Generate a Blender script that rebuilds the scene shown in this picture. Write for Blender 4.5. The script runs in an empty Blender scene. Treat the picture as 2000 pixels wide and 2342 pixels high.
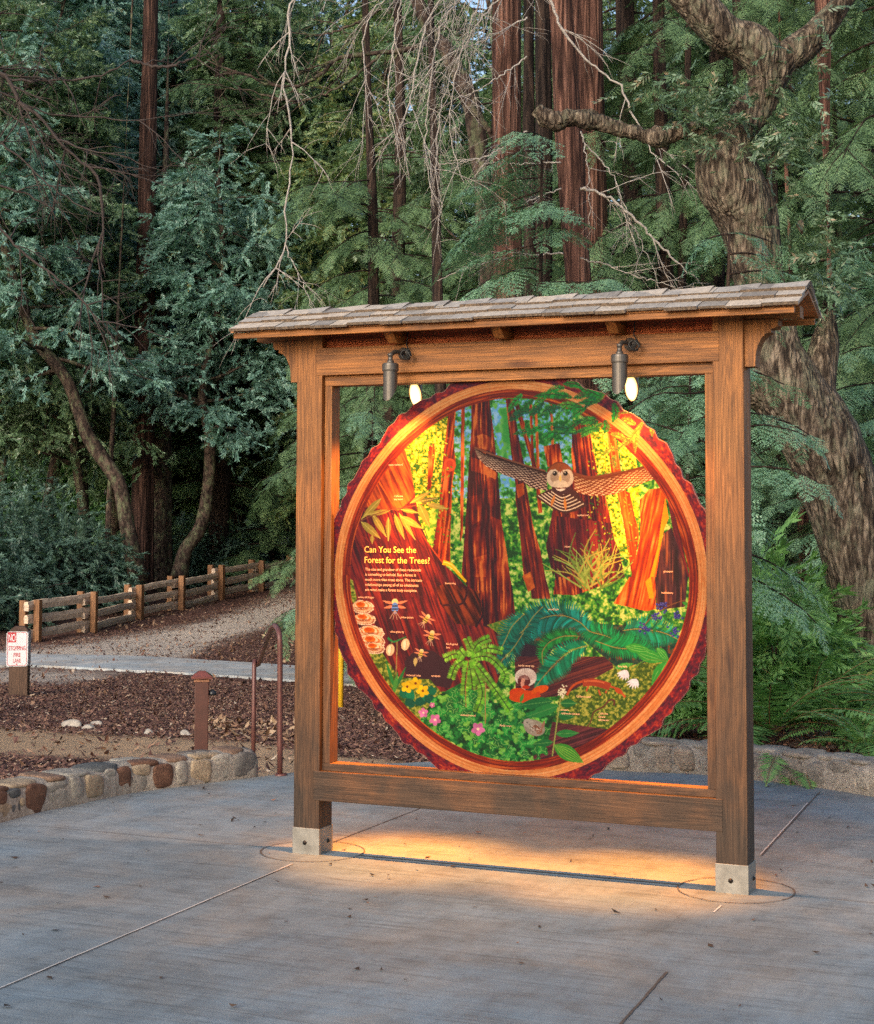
import bpy, bmesh, math, random
import numpy as np
from mathutils import Vector, Matrix

# ---------------------------------------------------------------- scene / camera
scene = bpy.context.scene
COL = scene.collection
random.seed(7)
RNG = np.random.default_rng(11)

F_PX, YAW, PIT, ROL = 3775.0878, -0.4067, 0.0614, 0.0027      # lens (in photo pixels) and attitude
CAM = np.array([2.7595, -7.3141, 1.625])
PCX, PCY = 1000.0, 1171.0 - 212.94
_c, _s = math.cos(YAW), math.sin(YAW)
FW = np.array([_s*math.cos(PIT), _c*math.cos(PIT), math.sin(PIT)])
RT = np.array([_c, -_s, 0.0])
UPV = np.cross(RT, FW)
R2 = math.cos(ROL)*RT + math.sin(ROL)*UPV
U2 = -math.sin(ROL)*RT + math.cos(ROL)*UPV
HF = np.array([_s, _c, 0.0])                                    # horizontal forward

def ray(u, v):
    return FW + R2*((u-PCX)/F_PX) + U2*((PCY-v)/F_PX)
def at_y(u, v, y):
    d = ray(u, v); return CAM + d*((y-CAM[1])/d[1])
def at_z(u, v, z):
    d = ray(u, v); return CAM + d*((z-CAM[2])/d[2])
def at_d(u, v, dist):                                           # dist = horizontal distance along the view
    d = ray(u, v); return CAM + d*(dist/(d@HF))
def proj(P):
    d = np.asarray(P)-CAM; z = d@FW
    return np.stack([PCX+F_PX*(d@R2)/z, PCY-F_PX*(d@U2)/z], -1)
def loc(X, D, z=0.0):                                           # lateral / forward -> world
    return np.array([CAM[0]+RT[0]*X+HF[0]*D, CAM[1]+RT[1]*X+HF[1]*D, z])
def XD(P):
    d = np.asarray(P)-CAM; return d@RT, d@HF

cam_data = bpy.data.cameras.new("camera")
cam = bpy.data.objects.new("camera", cam_data); COL.objects.link(cam)
cam_data.sensor_fit = 'VERTICAL'; cam_data.sensor_height = 24.0; cam_data.sensor_width = 24.0*2000/2342
cam_data.lens = F_PX/2342*24.0
cam_data.shift_y = -212.94/2342
cam_data.clip_start = 0.1; cam_data.clip_end = 2000
M = Matrix.Identity(4)
for i in range(3):
    M[i][0] = R2[i]; M[i][1] = U2[i]; M[i][2] = -FW[i]; M[i][3] = CAM[i]
cam.matrix_world = M
scene.camera = cam

# ---------------------------------------------------------------- helpers
def tag(o, label=None, cat=None, group=None, kind=None):
    if label: o["label"] = label
    if cat: o["category"] = cat
    if group: o["group"] = group
    if kind: o["kind"] = kind
    return o
def empty(name, p=(0, 0, 0), rz=0.0):
    o = bpy.data.objects.new(name, None); COL.objects.link(o)
    o.empty_display_size = 0.1; o.location = p; o.rotation_euler = (0, 0, rz)
    return o
def link(name, me, mat=None, parent=None):
    o = bpy.data.objects.new(name, me); COL.objects.link(o)
    if mat is not None:
        for m in (mat if isinstance(mat, (list, tuple)) else [mat]): me.materials.append(m)
    if parent is not None: o.parent = parent
    return o
def mesh_np(name, V, Fc, smooth=False, midx=None):
    """V (n,3), Fc (m,k) with equal corner counts"""
    me = bpy.data.meshes.new(name)
    V = np.asarray(V, np.float32); Fc = np.asarray(Fc, np.int32)
    n, k = Fc.shape
    me.vertices.add(len(V)); me.vertices.foreach_set("co", V.ravel())
    me.loops.add(n*k); me.loops.foreach_set("vertex_index", Fc.ravel())
    me.polygons.add(n)
    me.polygons.foreach_set("loop_start", np.arange(0, n*k, k, dtype=np.int32))
    try: me.polygons.foreach_set("loop_total", np.full(n, k, np.int32))
    except Exception: pass
    me.polygons.foreach_set("use_smooth", np.full(n, smooth, bool))
    if midx is not None: me.polygons.foreach_set("material_index", np.asarray(midx, np.int32))
    me.update(calc_edges=True)
    return me
def face_attr(me, name, vals):
    a = me.attributes.new(name, 'FLOAT', 'FACE'); a.data.foreach_set("value", np.asarray(vals, np.float32))
def vert_attr(me, name, vals):
    a = me.attributes.new(name, 'FLOAT', 'POINT'); a.data.foreach_set("value", np.asarray(vals, np.float32))

class GB:
    """collects mixed polygons and builds ONE mesh object"""
    def __init__(s): s.v = []; s.f = []; s.m = []; s.sm = []
    def add(s, V, Fs, mi=0, smooth=False):
        b = len(s.v)
        s.v += [tuple(map(float, p)) for p in V]
        for f in Fs: s.f.append([b+i for i in f]); s.m.append(mi); s.sm.append(smooth)
    def box(s, lo, hi, bev=0.0, mi=0, M4=None):
        bm = bmesh.new(); bmesh.ops.create_cube(bm, size=1.0)
        c = [(a+b)/2 for a, b in zip(lo, hi)]; d = [abs(b-a) for a, b in zip(lo, hi)]
        for v in bm.verts: v.co = Vector((v.co.x*d[0]+c[0], v.co.y*d[1]+c[1], v.co.z*d[2]+c[2]))
        if bev: bmesh.ops.bevel(bm, geom=list(bm.edges), offset=bev, segments=2, profile=0.6, affect='EDGES')
        if M4 is not None: bm.transform(M4)
        s.bm(bm, mi)
    def bm(s, bm, mi=0, smooth=False):
        bm.verts.index_update()
        s.add([v.co[:] for v in bm.verts], [[v.index for v in f.verts] for f in bm.faces], mi, smooth)
        bm.free()
    def prism(s, poly, axis, a, b, mi=0):
        """poly list of 2D points, extruded along axis (0,1,2) from a to b"""
        n = len(poly)
        def p3(q, t):
            if axis == 0: return (t, q[0], q[1])
            if axis == 1: return (q[0], t, q[1])
            return (q[0], q[1], t)
        V = [p3(q, a) for q in poly]+[p3(q, b) for q in poly]
        Fs = [list(range(n))[::-1], list(range(n, 2*n))]+[[i, (i+1) % n, n+(i+1) % n, n+i] for i in range(n)]
        bm = bmesh.new(); vs = [bm.verts.new(v) for v in V]
        for f in Fs: bm.faces.new([vs[i] for i in f])
        bmesh.ops.recalc_face_normals(bm, faces=list(bm.faces)); s.bm(bm, mi)
    def tube(s, pts, rad, seg=10, mi=0, cap=True, smooth=True):
        V, Fs = tube_geo(pts, rad, seg, cap); s.add(V, Fs, mi, smooth)
    def lathe(s, prof, seg=20, M4=None, mi=0, smooth=True):
        """prof [(r,z)...] around z"""
        V = []; Fs = []
        for r, z in prof:
            for k in range(seg):
                a = 2*math.pi*k/seg; p = Vector((r*math.cos(a), r*math.sin(a), z))
                V.append(M4 @ p if M4 is not None else p)
        for i in range(len(prof)-1):
            for k in range(seg):
                Fs.append([i*seg+k, i*seg+(k+1) % seg, (i+1)*seg+(k+1) % seg, (i+1)*seg+k])
        Fs.append(list(range(seg))[::-1]); Fs.append([(len(prof)-1)*seg+k for k in range(seg)])
        s.add(V, Fs, mi, smooth)
    def build(s, name, mat, parent=None):
        me = bpy.data.meshes.new(name); me.from_pydata(s.v, [], s.f)
        me.polygons.foreach_set("material_index", np.array(s.m, np.int32))
        me.polygons.foreach_set("use_smooth", np.array(s.sm, bool)); me.update()
        return link(name, me, mat, parent)

def tube_geo(pts, rad, seg=10, cap=True):
    P = np.asarray(pts, float); n = len(P)
    R = np.full(n, rad, float) if np.isscalar(rad) else np.asarray(rad, float)
    T = np.gradient(P, axis=0); T /= np.linalg.norm(T, axis=1)[:, None]+1e-12
    up = np.array([0, 0, 1.0]) if abs(T[0][2]) < 0.9 else np.array([1.0, 0, 0])
    A = np.cross(up, T[0]); A /= np.linalg.norm(A)
    V = []; ang = np.arange(seg)*2*math.pi/seg
    for i in range(n):
        A = A - T[i]*(A@T[i]); A /= np.linalg.norm(A)+1e-12
        B = np.cross(T[i], A)
        V.append(P[i]+R[i]*(np.cos(ang)[:, None]*A+np.sin(ang)[:, None]*B))
    V = np.concatenate(V)
    i = np.arange(n-1)[:, None]*seg; k = np.arange(seg)[None]; k2 = (k+1) % seg
    Fs = np.stack([i+k, i+k2, i+seg+k2, i+seg+k], -1).reshape(-1, 4).tolist()
    if cap:
        Fs.append(list(range(seg))[::-1]); Fs.append([(n-1)*seg+j for j in range(seg)])
    return V, Fs
def smooth_path(pts, n=40):
    P = np.asarray(pts, float); m = len(P)
    t = np.r_[0, np.cumsum(np.linalg.norm(np.diff(P[:, :3], axis=0), axis=1))]
    t /= t[-1]; q = np.linspace(0, 1, n)
    # catmull-rom through the points
    out = np.empty((n, P.shape[1]))
    for j, x in enumerate(q):
        i = min(np.searchsorted(t, x, side='right')-1, m-2); u = (x-t[i])/(t[i+1]-t[i])
        p0, p1, p2, p3 = P[max(i-1, 0)], P[i], P[i+1], P[min(i+2, m-1)]
        out[j] = 0.5*((2*p1)+(-p0+p2)*u+(2*p0-5*p1+4*p2-p3)*u*u+(-p0+3*p1-3*p2+p3)*u**3)
    return out
def copy_tree(o, parent=None):
    c = o.copy(); COL.objects.link(c); c.parent = parent
    for ch in o.children:
        d = ch.copy(); COL.objects.link(d); d.parent = c
        for g in ch.children:
            e = g.copy(); COL.objects.link(e); e.parent = d
    return c

# ---------------------------------------------------------------- materials
class NT:
    def __init__(s, name):
        s.m = bpy.data.materials.new(name); s.m.use_nodes = True
        s.t = s.m.node_tree; s.n = s.t.nodes; s.l = s.t.links
        s.n.clear(); s.out = s.n.new("ShaderNodeOutputMaterial"); s.b = s.n.new("ShaderNodeBsdfPrincipled")
        s.l.new(s.b.outputs[0], s.out.inputs[0])
    def node(s, t, **kw):
        n = s.n.new(t)
        for k, v in kw.items():
            if k.startswith("i_"):
                n.inputs[k[2:]].default_value = v
            else: setattr(n, k, v)
        return n
    def lk(s, a, b): s.l.new(a, b)
    def coords(s, scale=(1, 1, 1), kind="Object", rot=(0, 0, 0)):
        tc = s.n.new("ShaderNodeTexCoord"); mp = s.n.new("ShaderNodeMapping")
        mp.inputs["Scale"].default_value = scale; mp.inputs["Rotation"].default_value = rot
        s.lk(tc.outputs[kind], mp.inputs[0]); return mp.outputs[0]
    def noise(s, vec, scale=5, detail=4, rough=0.6, dist=0.0):
        n = s.n.new("ShaderNodeTexNoise"); n.inputs["Scale"].default_value = scale
        n.inputs["Detail"].default_value = detail; n.inputs["Roughness"].default_value = rough
        n.inputs["Distortion"].default_value = dist
        if vec is not None: s.lk(vec, n.inputs["Vector"])
        return n.outputs[0]
    def ramp(s, fac, stops):
        r = s.n.new("ShaderNodeValToRGB"); e = r.color_ramp.elements
        while len(e) < len(stops): e.new(0.5)
        for el, (p, c) in zip(e, stops):
            el.position = p; el.color = (c[0], c[1], c[2], 1) if len(c) == 3 else c
        s.lk(fac, r.inputs[0]); return r.outputs[0]
    def mix(s, fac, a, b, mode='MIX'):
        m = s.n.new("ShaderNodeMix"); m.data_type = 'RGBA'; m.blend_type = mode
        for v, i in ((fac, 0), (a, 6), (b, 7)):
            if hasattr(v, "links"): s.lk(v, m.inputs[i])
            else: m.inputs[i].default_value = v if i == 0 else (*v, 1)
        return m.outputs[2]
    def math(s, op, a, b=0.0):
        m = s.n.new("ShaderNodeMath"); m.operation = op
        for v, i in ((a, 0), (b, 1)):
            if hasattr(v, "links"): s.lk(v, m.inputs[i])
            else: m.inputs[i].default_value = v
        return m.outputs[0]
    def attr(s, name, out="Fac"):
        a = s.n.new("ShaderNodeAttribute"); a.attribute_name = name; return a.outputs[out]
    def bump(s, h, strength=0.3, dist=0.01):
        b = s.n.new("ShaderNodeBump"); b.inputs["Strength"].default_value = strength; b.inputs["Distance"].default_value = dist
        s.lk(h, b.inputs["Height"]); s.lk(b.outputs[0], s.b.inputs["Normal"]); return b
    def col(s, c):
        if hasattr(c, "links"): s.lk(c, s.b.inputs["Base Color"])
        else: s.b.inputs["Base Color"].default_value = (*c, 1)
    def set(s, rough=0.6, metal=0.0, spec=0.5):
        if hasattr(rough, "links"): s.lk(rough, s.b.inputs["Roughness"])
        else: s.b.inputs["Roughness"].default_value = rough
        s.b.inputs["Metallic"].default_value = metal; s.b.inputs["Specular IOR Level"].default_value = spec
def lin(r, g, b):
    f = lambda x: ((x/255+0.055)/1.055)**2.4 if x > 10 else x/255/12.92
    return (f(r), f(g), f(b))

def plain(name, c, rough=0.6, metal=0.0, var=0.25, scale=20):
    n = NT(name); v = n.noise(n.coords(), scale, 5, 0.65)
    n.col(n.ramp(v, [(0.3, tuple(x*(1-var) for x in c)), (0.7, tuple(min(1, x*(1+var)) for x in c))])); n.set(rough, metal)
    n.bump(v, 0.15, 0.004); return n.m

def wood(name, axis, top_tone, worn, tone_lo=0.2, tone_hi=2.5, base=0.0, fine=1.0):
    """sawn timber, grain along `axis`; weathered (greyer brown) low on the timber where rain reaches it"""
    n = NT(name)
    sc = [26.0, 26.0, 26.0]; sc[axis] = 0.75
    fi = [140.0*fine]*3; fi[axis] = 3.0
    oi = n.node("ShaderNodeObjectInfo")
    tc = n.node("ShaderNodeTexCoord")
    off = n.node("ShaderNodeVectorMath", operation='ADD'); n.lk(tc.outputs["Object"], off.inputs[0])
    rnd = n.math('MULTIPLY', oi.outputs["Random"], 37.0)
    cmb = n.node("ShaderNodeCombineXYZ")
    for i in range(3): n.lk(rnd, cmb.inputs[i])
    n.lk(cmb.outputs[0], off.inputs[1])
    def mp(s):
        m = n.node("ShaderNodeMapping"); m.inputs["Scale"].default_value = s; n.lk(off.outputs[0], m.inputs[0]); return m.outputs[0]
    big = n.noise(mp([x*0.5 for x in sc]), 1.0, 3, 0.55, 1.5)
    rings = n.math('FRACT', n.math('MULTIPLY', big, 13.0))
    rings = n.math('ABSOLUTE', n.math('SUBTRACT', rings, 0.5))
    fib = n.noise(mp(fi), 1.0, 4, 0.7)
    blot = n.noise(mp((3.5, 3.5, 2.2)), 1.0, 5, 0.6)
    c_f = n.mix(rings, tuple(x*0.5 for x in top_tone), tuple(min(1, x*1.3) for x in top_tone))
    c_w = n.mix(rings, tuple(x*0.42 for x in worn), tuple(min(1, x*1.45) for x in worn))
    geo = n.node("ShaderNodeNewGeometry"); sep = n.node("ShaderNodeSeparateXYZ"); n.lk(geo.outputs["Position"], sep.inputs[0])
    mr = n.node("ShaderNodeMapRange"); mr.inputs["From Min"].default_value = tone_lo; mr.inputs["From Max"].default_value = tone_hi
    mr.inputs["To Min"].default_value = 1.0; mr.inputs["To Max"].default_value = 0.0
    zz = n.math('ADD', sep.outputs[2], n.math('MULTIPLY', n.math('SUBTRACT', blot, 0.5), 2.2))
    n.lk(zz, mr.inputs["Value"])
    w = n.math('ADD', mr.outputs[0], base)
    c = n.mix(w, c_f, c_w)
    f2 = n.ramp(fib, [(0.3, (0.42, 0.40, 0.38)), (0.62, (1.25, 1.25, 1.25))])
    c = n.mix(0.95, c, f2, 'MULTIPLY')
    kn = n.node("ShaderNodeTexVoronoi"); kn.feature = 'F1'; ks = [5.0]*3; ks[axis] = 1.3
    n.lk(mp(ks), kn.inputs["Vector"]); kn.inputs["Scale"].default_value = 1.0
    k = n.ramp(kn.outputs["Distance"], [(0.05, (0.32, 0.24, 0.2)), (0.13, (1, 1, 1))])
    c = n.mix(0.8, c, k, 'MULTIPLY')
    ms = n.node("ShaderNodeMapping"); s3 = [9.0]*3; s3[axis] = 1.6; ms.inputs["Scale"].default_value = s3; n.lk(off.outputs[0], ms.inputs[0])
    fl = n.noise(ms.outputs[0], 1.0, 5, .7, 1.2)
    c = n.mix(.8, c, n.ramp(fl, [(.33, (.5, .47, .45)), (.5, (.98, .98, .98)), (.66, (1.3, 1.27, 1.2))]), 'MULTIPLY')
    n.col(c); n.set(0.62, 0, 0.35)
    h = n.math('ADD', n.math('MULTIPLY', fib, 0.7), n.math('MULTIPLY', rings, 0.3))
    n.bump(h, 0.45, 0.003)
    return n.m

FRESH_LIT = lin(164, 104, 50); WORN = lin(66, 49, 36)  # sheltered stain, with the lamps' warm glow put into the upper colour
WOOD = [wood("timber_grain_x", 0, FRESH_LIT, WORN), wood("timber_grain_y", 1, FRESH_LIT, WORN), wood("timber_grain_z", 2, FRESH_LIT, WORN)]
DECKWOOD = wood("deck_board", 0, lin(186, 122, 68), lin(170, 110, 64))
LAMPLIT_BOARD = wood("lamplit_roof_board", 0, lin(190, 96, 52), lin(150, 85, 50))  # red of the lamplit rear roof underside put into this board's colour
SHAKE = None
def mk_shake():
    n = NT("weathered_shake")
    a = n.attr("tint")
    fib = n.noise(n.coords((60, 6, 60)), 1.0, 5, 0.7)
    fib2 = n.noise(n.coords((6, 90, 90)), 1.0, 4, 0.7)
    c = n.ramp(a, [(0.0, lin(128, 122, 116)), (0.5, lin(162, 156, 149)), (1.0, lin(188, 174, 158))])
    c = n.mix(0.7, c, n.ramp(fib, [(0.3, (0.5, 0.48, 0.46)), (0.65, (1.1, 1.1, 1.1))]), 'MULTIPLY')
    c = n.mix(0.5, c, n.ramp(fib2, [(0.3, (0.6, 0.58, 0.55)), (0.65, (1.1, 1.1, 1.1))]), 'MULTIPLY')
    n.col(c); n.set(0.8, 0, 0.25); n.bump(fib, 0.6, 0.004); return n.m
SHAKE = mk_shake()
def mk_shake_edge():
    n = NT("shake_butt_end"); fib = n.noise(n.coords((80, 80, 80)), 1.0, 4, 0.7)
    n.col(n.ramp(fib, [(0.3, lin(52, 42, 34)), (0.7, lin(128, 108, 88))])); n.set(0.85); n.bump(fib, 0.5, 0.004); return n.m
SHAKE_EDGE = mk_shake_edge()

def bark(name, dark, light, vscale=1.0, rough_scale=14, lichen=None, fiss=0.12, plates=None, plate_mix=.9):
    """furrowed bark: long dark fissures, mottled plates; object space, grain up z"""
    n = NT(name)
    v = n.coords((rough_scale, rough_scale, rough_scale*fiss*vscale))
    a = n.noise(v, 1.0, 6, 0.65, 0.6)
    b = n.noise(n.coords((3, 3, 1.2)), 1.0, 5, 0.6)
    f = n.noise(n.coords((60, 60, 18)), 1.0, 4, 0.7)
    mid = tuple((x+y)/2 for x, y in zip(dark, light))
    c = n.ramp(a, [(0.34, tuple(x*0.35 for x in dark)), (0.46, dark), (0.58, mid), (0.72, light)])
    c = n.mix(0.55, c, n.ramp(b, [(0.3, (0.55, 0.52, 0.5)), (0.7, (1.25, 1.22, 1.2))]), 'MULTIPLY')
    c = n.mix(0.45, c, n.ramp(f, [(0.3, (0.6, 0.6, 0.6)), (0.7, (1.2, 1.2, 1.2))]), 'MULTIPLY')
    if plates:
        wv = n.node("ShaderNodeVectorMath", operation='ADD'); n.lk(n.coords((1, 1, 1)), wv.inputs[0]); nn = n.node("ShaderNodeTexNoise"); nn.inputs["Scale"].default_value = 7; nn.inputs["Detail"].default_value = 6
        sc2 = n.node("ShaderNodeVectorMath", operation='SCALE'); sc2.inputs[3].default_value = .16; n.lk(nn.outputs["Color"], sc2.inputs[0]); n.lk(sc2.outputs[0], wv.inputs[1])
        mp = n.node("ShaderNodeMapping"); mp.inputs["Scale"].default_value = plates; n.lk(wv.outputs[0], mp.inputs[0])
        vo = n.node("ShaderNodeTexVoronoi"); vo.feature = 'DISTANCE_TO_EDGE'; vo.inputs["Scale"].default_value = 1.0; n.lk(mp.outputs[0], vo.inputs["Vector"])
        ck = n.ramp(vo.outputs["Distance"], [(0.0, (.28, .25, .23)), (.10, (.65, .62, .6)), (.24, (1.12, 1.1, 1.08))]); c = n.mix(plate_mix, c, ck, 'MULTIPLY')
        a = n.math('ADD', n.math('MULTIPLY', a, .45), n.math('MINIMUM', n.math('MULTIPLY', vo.outputs["Distance"], 2.2), .55))
    if lichen is not None:
        g = n.noise(n.coords((7, 7, 4)), 1.0, 6, 0.7)
        c = n.mix(n.ramp(g, [(0.5, (0, 0, 0)), (0.66, (0.75, 0.75, 0.75))]), c, lichen)
    n.col(c); n.set(0.9, 0, 0.2)
    n.bump(n.math('ADD', a, n.math('MULTIPLY', f, 0.25)), 0.9, 0.03); return n.m
# ================================================================ GROUND, PLAZA, PATH
def smooth01(x): x = np.clip(x, 0, 1); return x*x*(3-2*x)
PROF_L = ([0, 10.4, 11.2, 13.3, 16, 18, 21.8, 27, 33.4, 45, 60, 100, 400], [-.06, -.06, -.13, -.38, -.50, -.58, -.70, -.84, -.84, -.32, .3, 2.2, 9])
PROF_R = ([0, 9.0, 10.6, 12, 15, 30, 60, 100, 400], [.02, .08, .12, .16, .24, .75, 1.7, 3, 9])
EDGE_PX = [(-900, 2200), (-500, 2010), (-250, 1945), (0, 1882), (90, 1858), (185, 1839), (275, 1818), (430, 1797), (604, 1775), (760, 1756), (900, 1746), (1060, 1741), (1250, 1748), (1430, 1764), (1590, 1770), (1724, 1784), (1860, 1800), (2000, 1823), (2200, 1862), (2500, 1940), (2900, 2100)]
EDGE = np.array([XD(at_z(u, v, 0.0)) for u, v in EDGE_PX])       # plaza far edge as (X, D)
def edge_d(X): return np.interp(X, EDGE[:, 0], EDGE[:, 1])
def ground_z(X, D):
    t = smooth01((X-0.25)/1.1)
    zl = np.interp(D, *PROF_L); zr = np.interp(D, *PROF_R)
    z = zl*(1-t)+zr*t
    z = z+0.03*np.sin(X*1.7+0.6*D)*smooth01((D-12)/6)*0.6
    return np.where(D < edge_d(X)+0.17*smooth01((X-.6)/.5)+(-.15)*(1-smooth01((X-.6)/.5)), -0.09, z)
def gz(X, D): return float(ground_z(np.array([X]), np.array([D]))[0])
def at_ground(u, v):
    """world point where the photo pixel meets the terrain"""
    d = ray(u, v); lo = None
    for t in np.linspace(6, 120, 1600):
        p = CAM+d*(t/(d@HF)); X, D = XD(p)
        if p[2] <= gz(X, D): return p
    return at_d(u, v, 60)

xs = np.concatenate([np.linspace(-300, -24, 14), np.arange(-18, 13.01, 0.13), np.linspace(18, 300, 14)])
ds = np.concatenate([np.linspace(-200, 6, 12), np.arange(7.5, 48, 0.13), np.linspace(49, 70, 22), np.linspace(80, 420, 14)])
GX, GD = np.meshgrid(xs, ds); GZ = ground_z(GX, GD)
rn = np.random.default_rng(3)
GZ = GZ+np.where((GD > edge_d(GX)+0.3) & (GD < 60), rn.normal(0, 0.008, GX.shape), 0)
W3 = np.stack([CAM[0]+RT[0]*GX+HF[0]*GD, CAM[1]+RT[1]*GX+HF[1]*GD, GZ], -1)
PX = np.where((GD > 2)[..., None], proj(W3), -9999)
def inpoly(P, poly):
    x, y = P[..., 0], P[..., 1]; r = np.zeros(x.shape, bool); n = len(poly)
    for i in range(n):
        (x0, y0), (x1, y1) = poly[i], poly[(i+1) % n]
        if y0 == y1: continue
        r ^= ((y0 > y) != (y1 > y)) & (x < (x1-x0)*(y-y0)/(y1-y0)+x0)
    return r
wob = PX+np.stack([rn.normal(0, 14, GX.shape), rn.normal(0, 5.0, GX.shape)], -1)
TAN = [(-600, 1655), (0, 1664), (137, 1672), (300, 1680), (430, 1684), (560, 1695), (700, 1712), (800, 1727), (930, 1740), (1000, 1748), (1000, 1800), (600, 1800), (365, 1746), (215, 1735), (0, 1724), (-600, 1716)]
ROAD = [(-500, 1475), (80, 1482), (215, 1463), (327, 1448), (430, 1432), (480, 1418), (570, 1390), (680, 1350), (720, 1340), (720, 1395), (672, 1420), (600, 1440), (507, 1465), (430, 1505), (300, 1520), (-500, 1520)]
ROAD2 = [(-500, 1522), (0, 1528), (300, 1540), (240, 1556), (140, 1562), (0, 1568), (-500, 1570)]
SIDE = [(1830, 1700), (1905, 1665), (2300, 1650), (2400, 1725), (1950, 1712)]
tanw = inpoly(wob, TAN).astype(float); roadw = (inpoly(wob, ROAD) | (inpoly(wob, ROAD2) & (rn.random(GX.shape) < 0.75))).astype(float)
roadw = np.maximum(roadw, inpoly(wob, SIDE))
def blur(a, k=1):
    for _ in range(k):
        b = np.pad(a, 1, mode='edge'); a = (b[1:-1, 1:-1]*2+b[:-2, 1:-1]+b[2:, 1:-1]+b[1:-1, :-2]+b[1:-1, 2:])/6
    return a
tanw = blur(tanw, 2); roadw = blur(roadw, 3)
ny, nx = GX.shape
ii = (np.arange(ny-1)[:, None]*nx+np.arange(nx-1)[None]).ravel()
gm = mesh_np("ground", W3.reshape(-1, 3), np.stack([ii, ii+1, ii+nx+1, ii+nx], -1), smooth=True)
vert_attr(gm, "tan", tanw.ravel()); vert_attr(gm, "road", roadw.ravel())
def mk_ground():
    n = NT("forest_floor"); co = n.coords((1, 1, 1))
    a = n.noise(co, 28, 6, 0.75); b = n.noise(co, 1.3, 5, 0.6); c3 = n.noise(co, 90, 4, 0.7)
    mul = n.ramp(a, [(0.3, lin(44, 30, 28)), (0.48, lin(84, 60, 54)), (0.62, lin(112, 84, 72)), (0.75, lin(150, 120, 98))])
    mul = n.mix(0.5, mul, n.ramp(b, [(0.3, (0.7, 0.68, 0.68)), (0.7, (1.2, 1.15, 1.1))]), 'MULTIPLY')
    tan = n.ramp(c3, [(0.3, lin(148, 122, 98)), (0.7, lin(190, 160, 128))])
    tan = n.mix(0.35, tan, n.ramp(b, [(0.3, (0.75, 0.73, 0.7)), (0.7, (1.15, 1.12, 1.1))]), 'MULTIPLY')
    rd = n.ramp(n.noise(co, 40, 5, 0.75), [(0.3, lin(146, 130, 116)), (0.55, lin(186, 172, 158)), (0.75, lin(214, 202, 188))])
    c = n.mix(n.attr("tan"), mul, tan); c = n.mix(n.attr("road"), c, rd)
    n.col(c); n.set(0.95, 0, 0.15); n.bump(n.math('ADD', a, c3), 0.7, 0.03); return n.m
ground = tag(link("ground", gm, mk_ground()), kind="structure")

# plaza: one slab following the curved edge, real thickness
pl = [loc(X, D) for X, D in EDGE]
arc = smooth_path([(p[0], p[1], 0) for p in pl], 160)
ring2 = [tuple(p[:2]) for p in arc]+[tuple(loc(9, 4)[:2]), tuple(loc(9, -30)[:2]), tuple(loc(-9, -30)[:2]), tuple(loc(-9, 4)[:2])]
g = GB(); g.prism(ring2, 2, -0.12, 0.0)
def mk_concrete(name, base=(0.180, 0.212, 0.228), warm=0.0):
    n = NT(name); co = n.coords()
    st = n.noise(n.coords((2.0, 34, 1), rot=(0, 0, 0.45)), 1.0, 6, 0.68, 0.4)      # float strokes
    st2 = n.noise(n.coords((26, 3.0, 1), rot=(0, 0, -0.2)), 1.0, 5, 0.7)
    bl = n.noise(co, 0.9, 6, 0.62, 0.6); bl2 = n.noise(co, 5.0, 6, 0.7, 0.3); sp = n.noise(co, 130, 3, 0.6)
    c = n.ramp(bl, [(0.32, tuple(x*0.72 for x in base)), (0.55, base), (0.72, tuple(x*1.16 for x in base))])
    c = n.mix(0.75, c, n.ramp(bl2, [(0.3, (0.62, 0.61, 0.6)), (0.5, (0.97, 0.97, 0.97)), (0.7, (1.12, 1.12, 1.12))]), 'MULTIPLY')
    c = n.mix(0.85, c, n.ramp(st, [(0.28, (0.5, 0.49, 0.48)), (0.46, (0.96, 0.96, 0.96)), (0.7, (1.12, 1.12, 1.12))]), 'MULTIPLY')
    c = n.mix(0.35, c, n.ramp(st2, [(0.3, (0.74, 0.72, 0.7)), (0.6, (1.1, 1.1, 1.1))]), 'MULTIPLY')
    c = n.mix(0.7, c, n.ramp(sp, [(0.26, (0.45, 0.44, 0.43)), (0.4, (0.97, 0.97, 0.97)), (0.7, (1.1, 1.1, 1.1))]), 'MULTIPLY')
    # dark scuffs left by wheels and boots
    sc = n.noise(n.coords((0.8, 5.5, 1), rot=(0, 0, 0.75)), 1.0, 5, 0.6, 1.0)
    c = n.mix(1.0, c, n.ramp(sc, [(0.64, (1, 1, 1)), (0.76, (0.62, 0.6, 0.58))]), 'MULTIPLY')
    hu = n.noise(co, 1.7, 5, .6, .8); c = n.mix(1.0, c, n.ramp(hu, [(.36, (.90, 1.0, 1.08)), (.52, (1, 1, 1)), (.68, (1.14, 1.0, .90))]), 'MULTIPLY')
    n.col(c); n.set(n.ramp(bl2, [(0.3, (0.6,)*3), (0.7, (0.85,)*3)]), 0, 0.35)
    n.bump(n.math('ADD', n.math('MULTIPLY', st, 1.0), n.math('ADD', sp, n.math('MULTIPLY', bl2, 0.6))), 0.5, 0.004); return n.m
CONC = mk_concrete("broom_finished_concrete")
plaza = tag(g.build("plaza_pavement", CONC), kind="structure")

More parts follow.
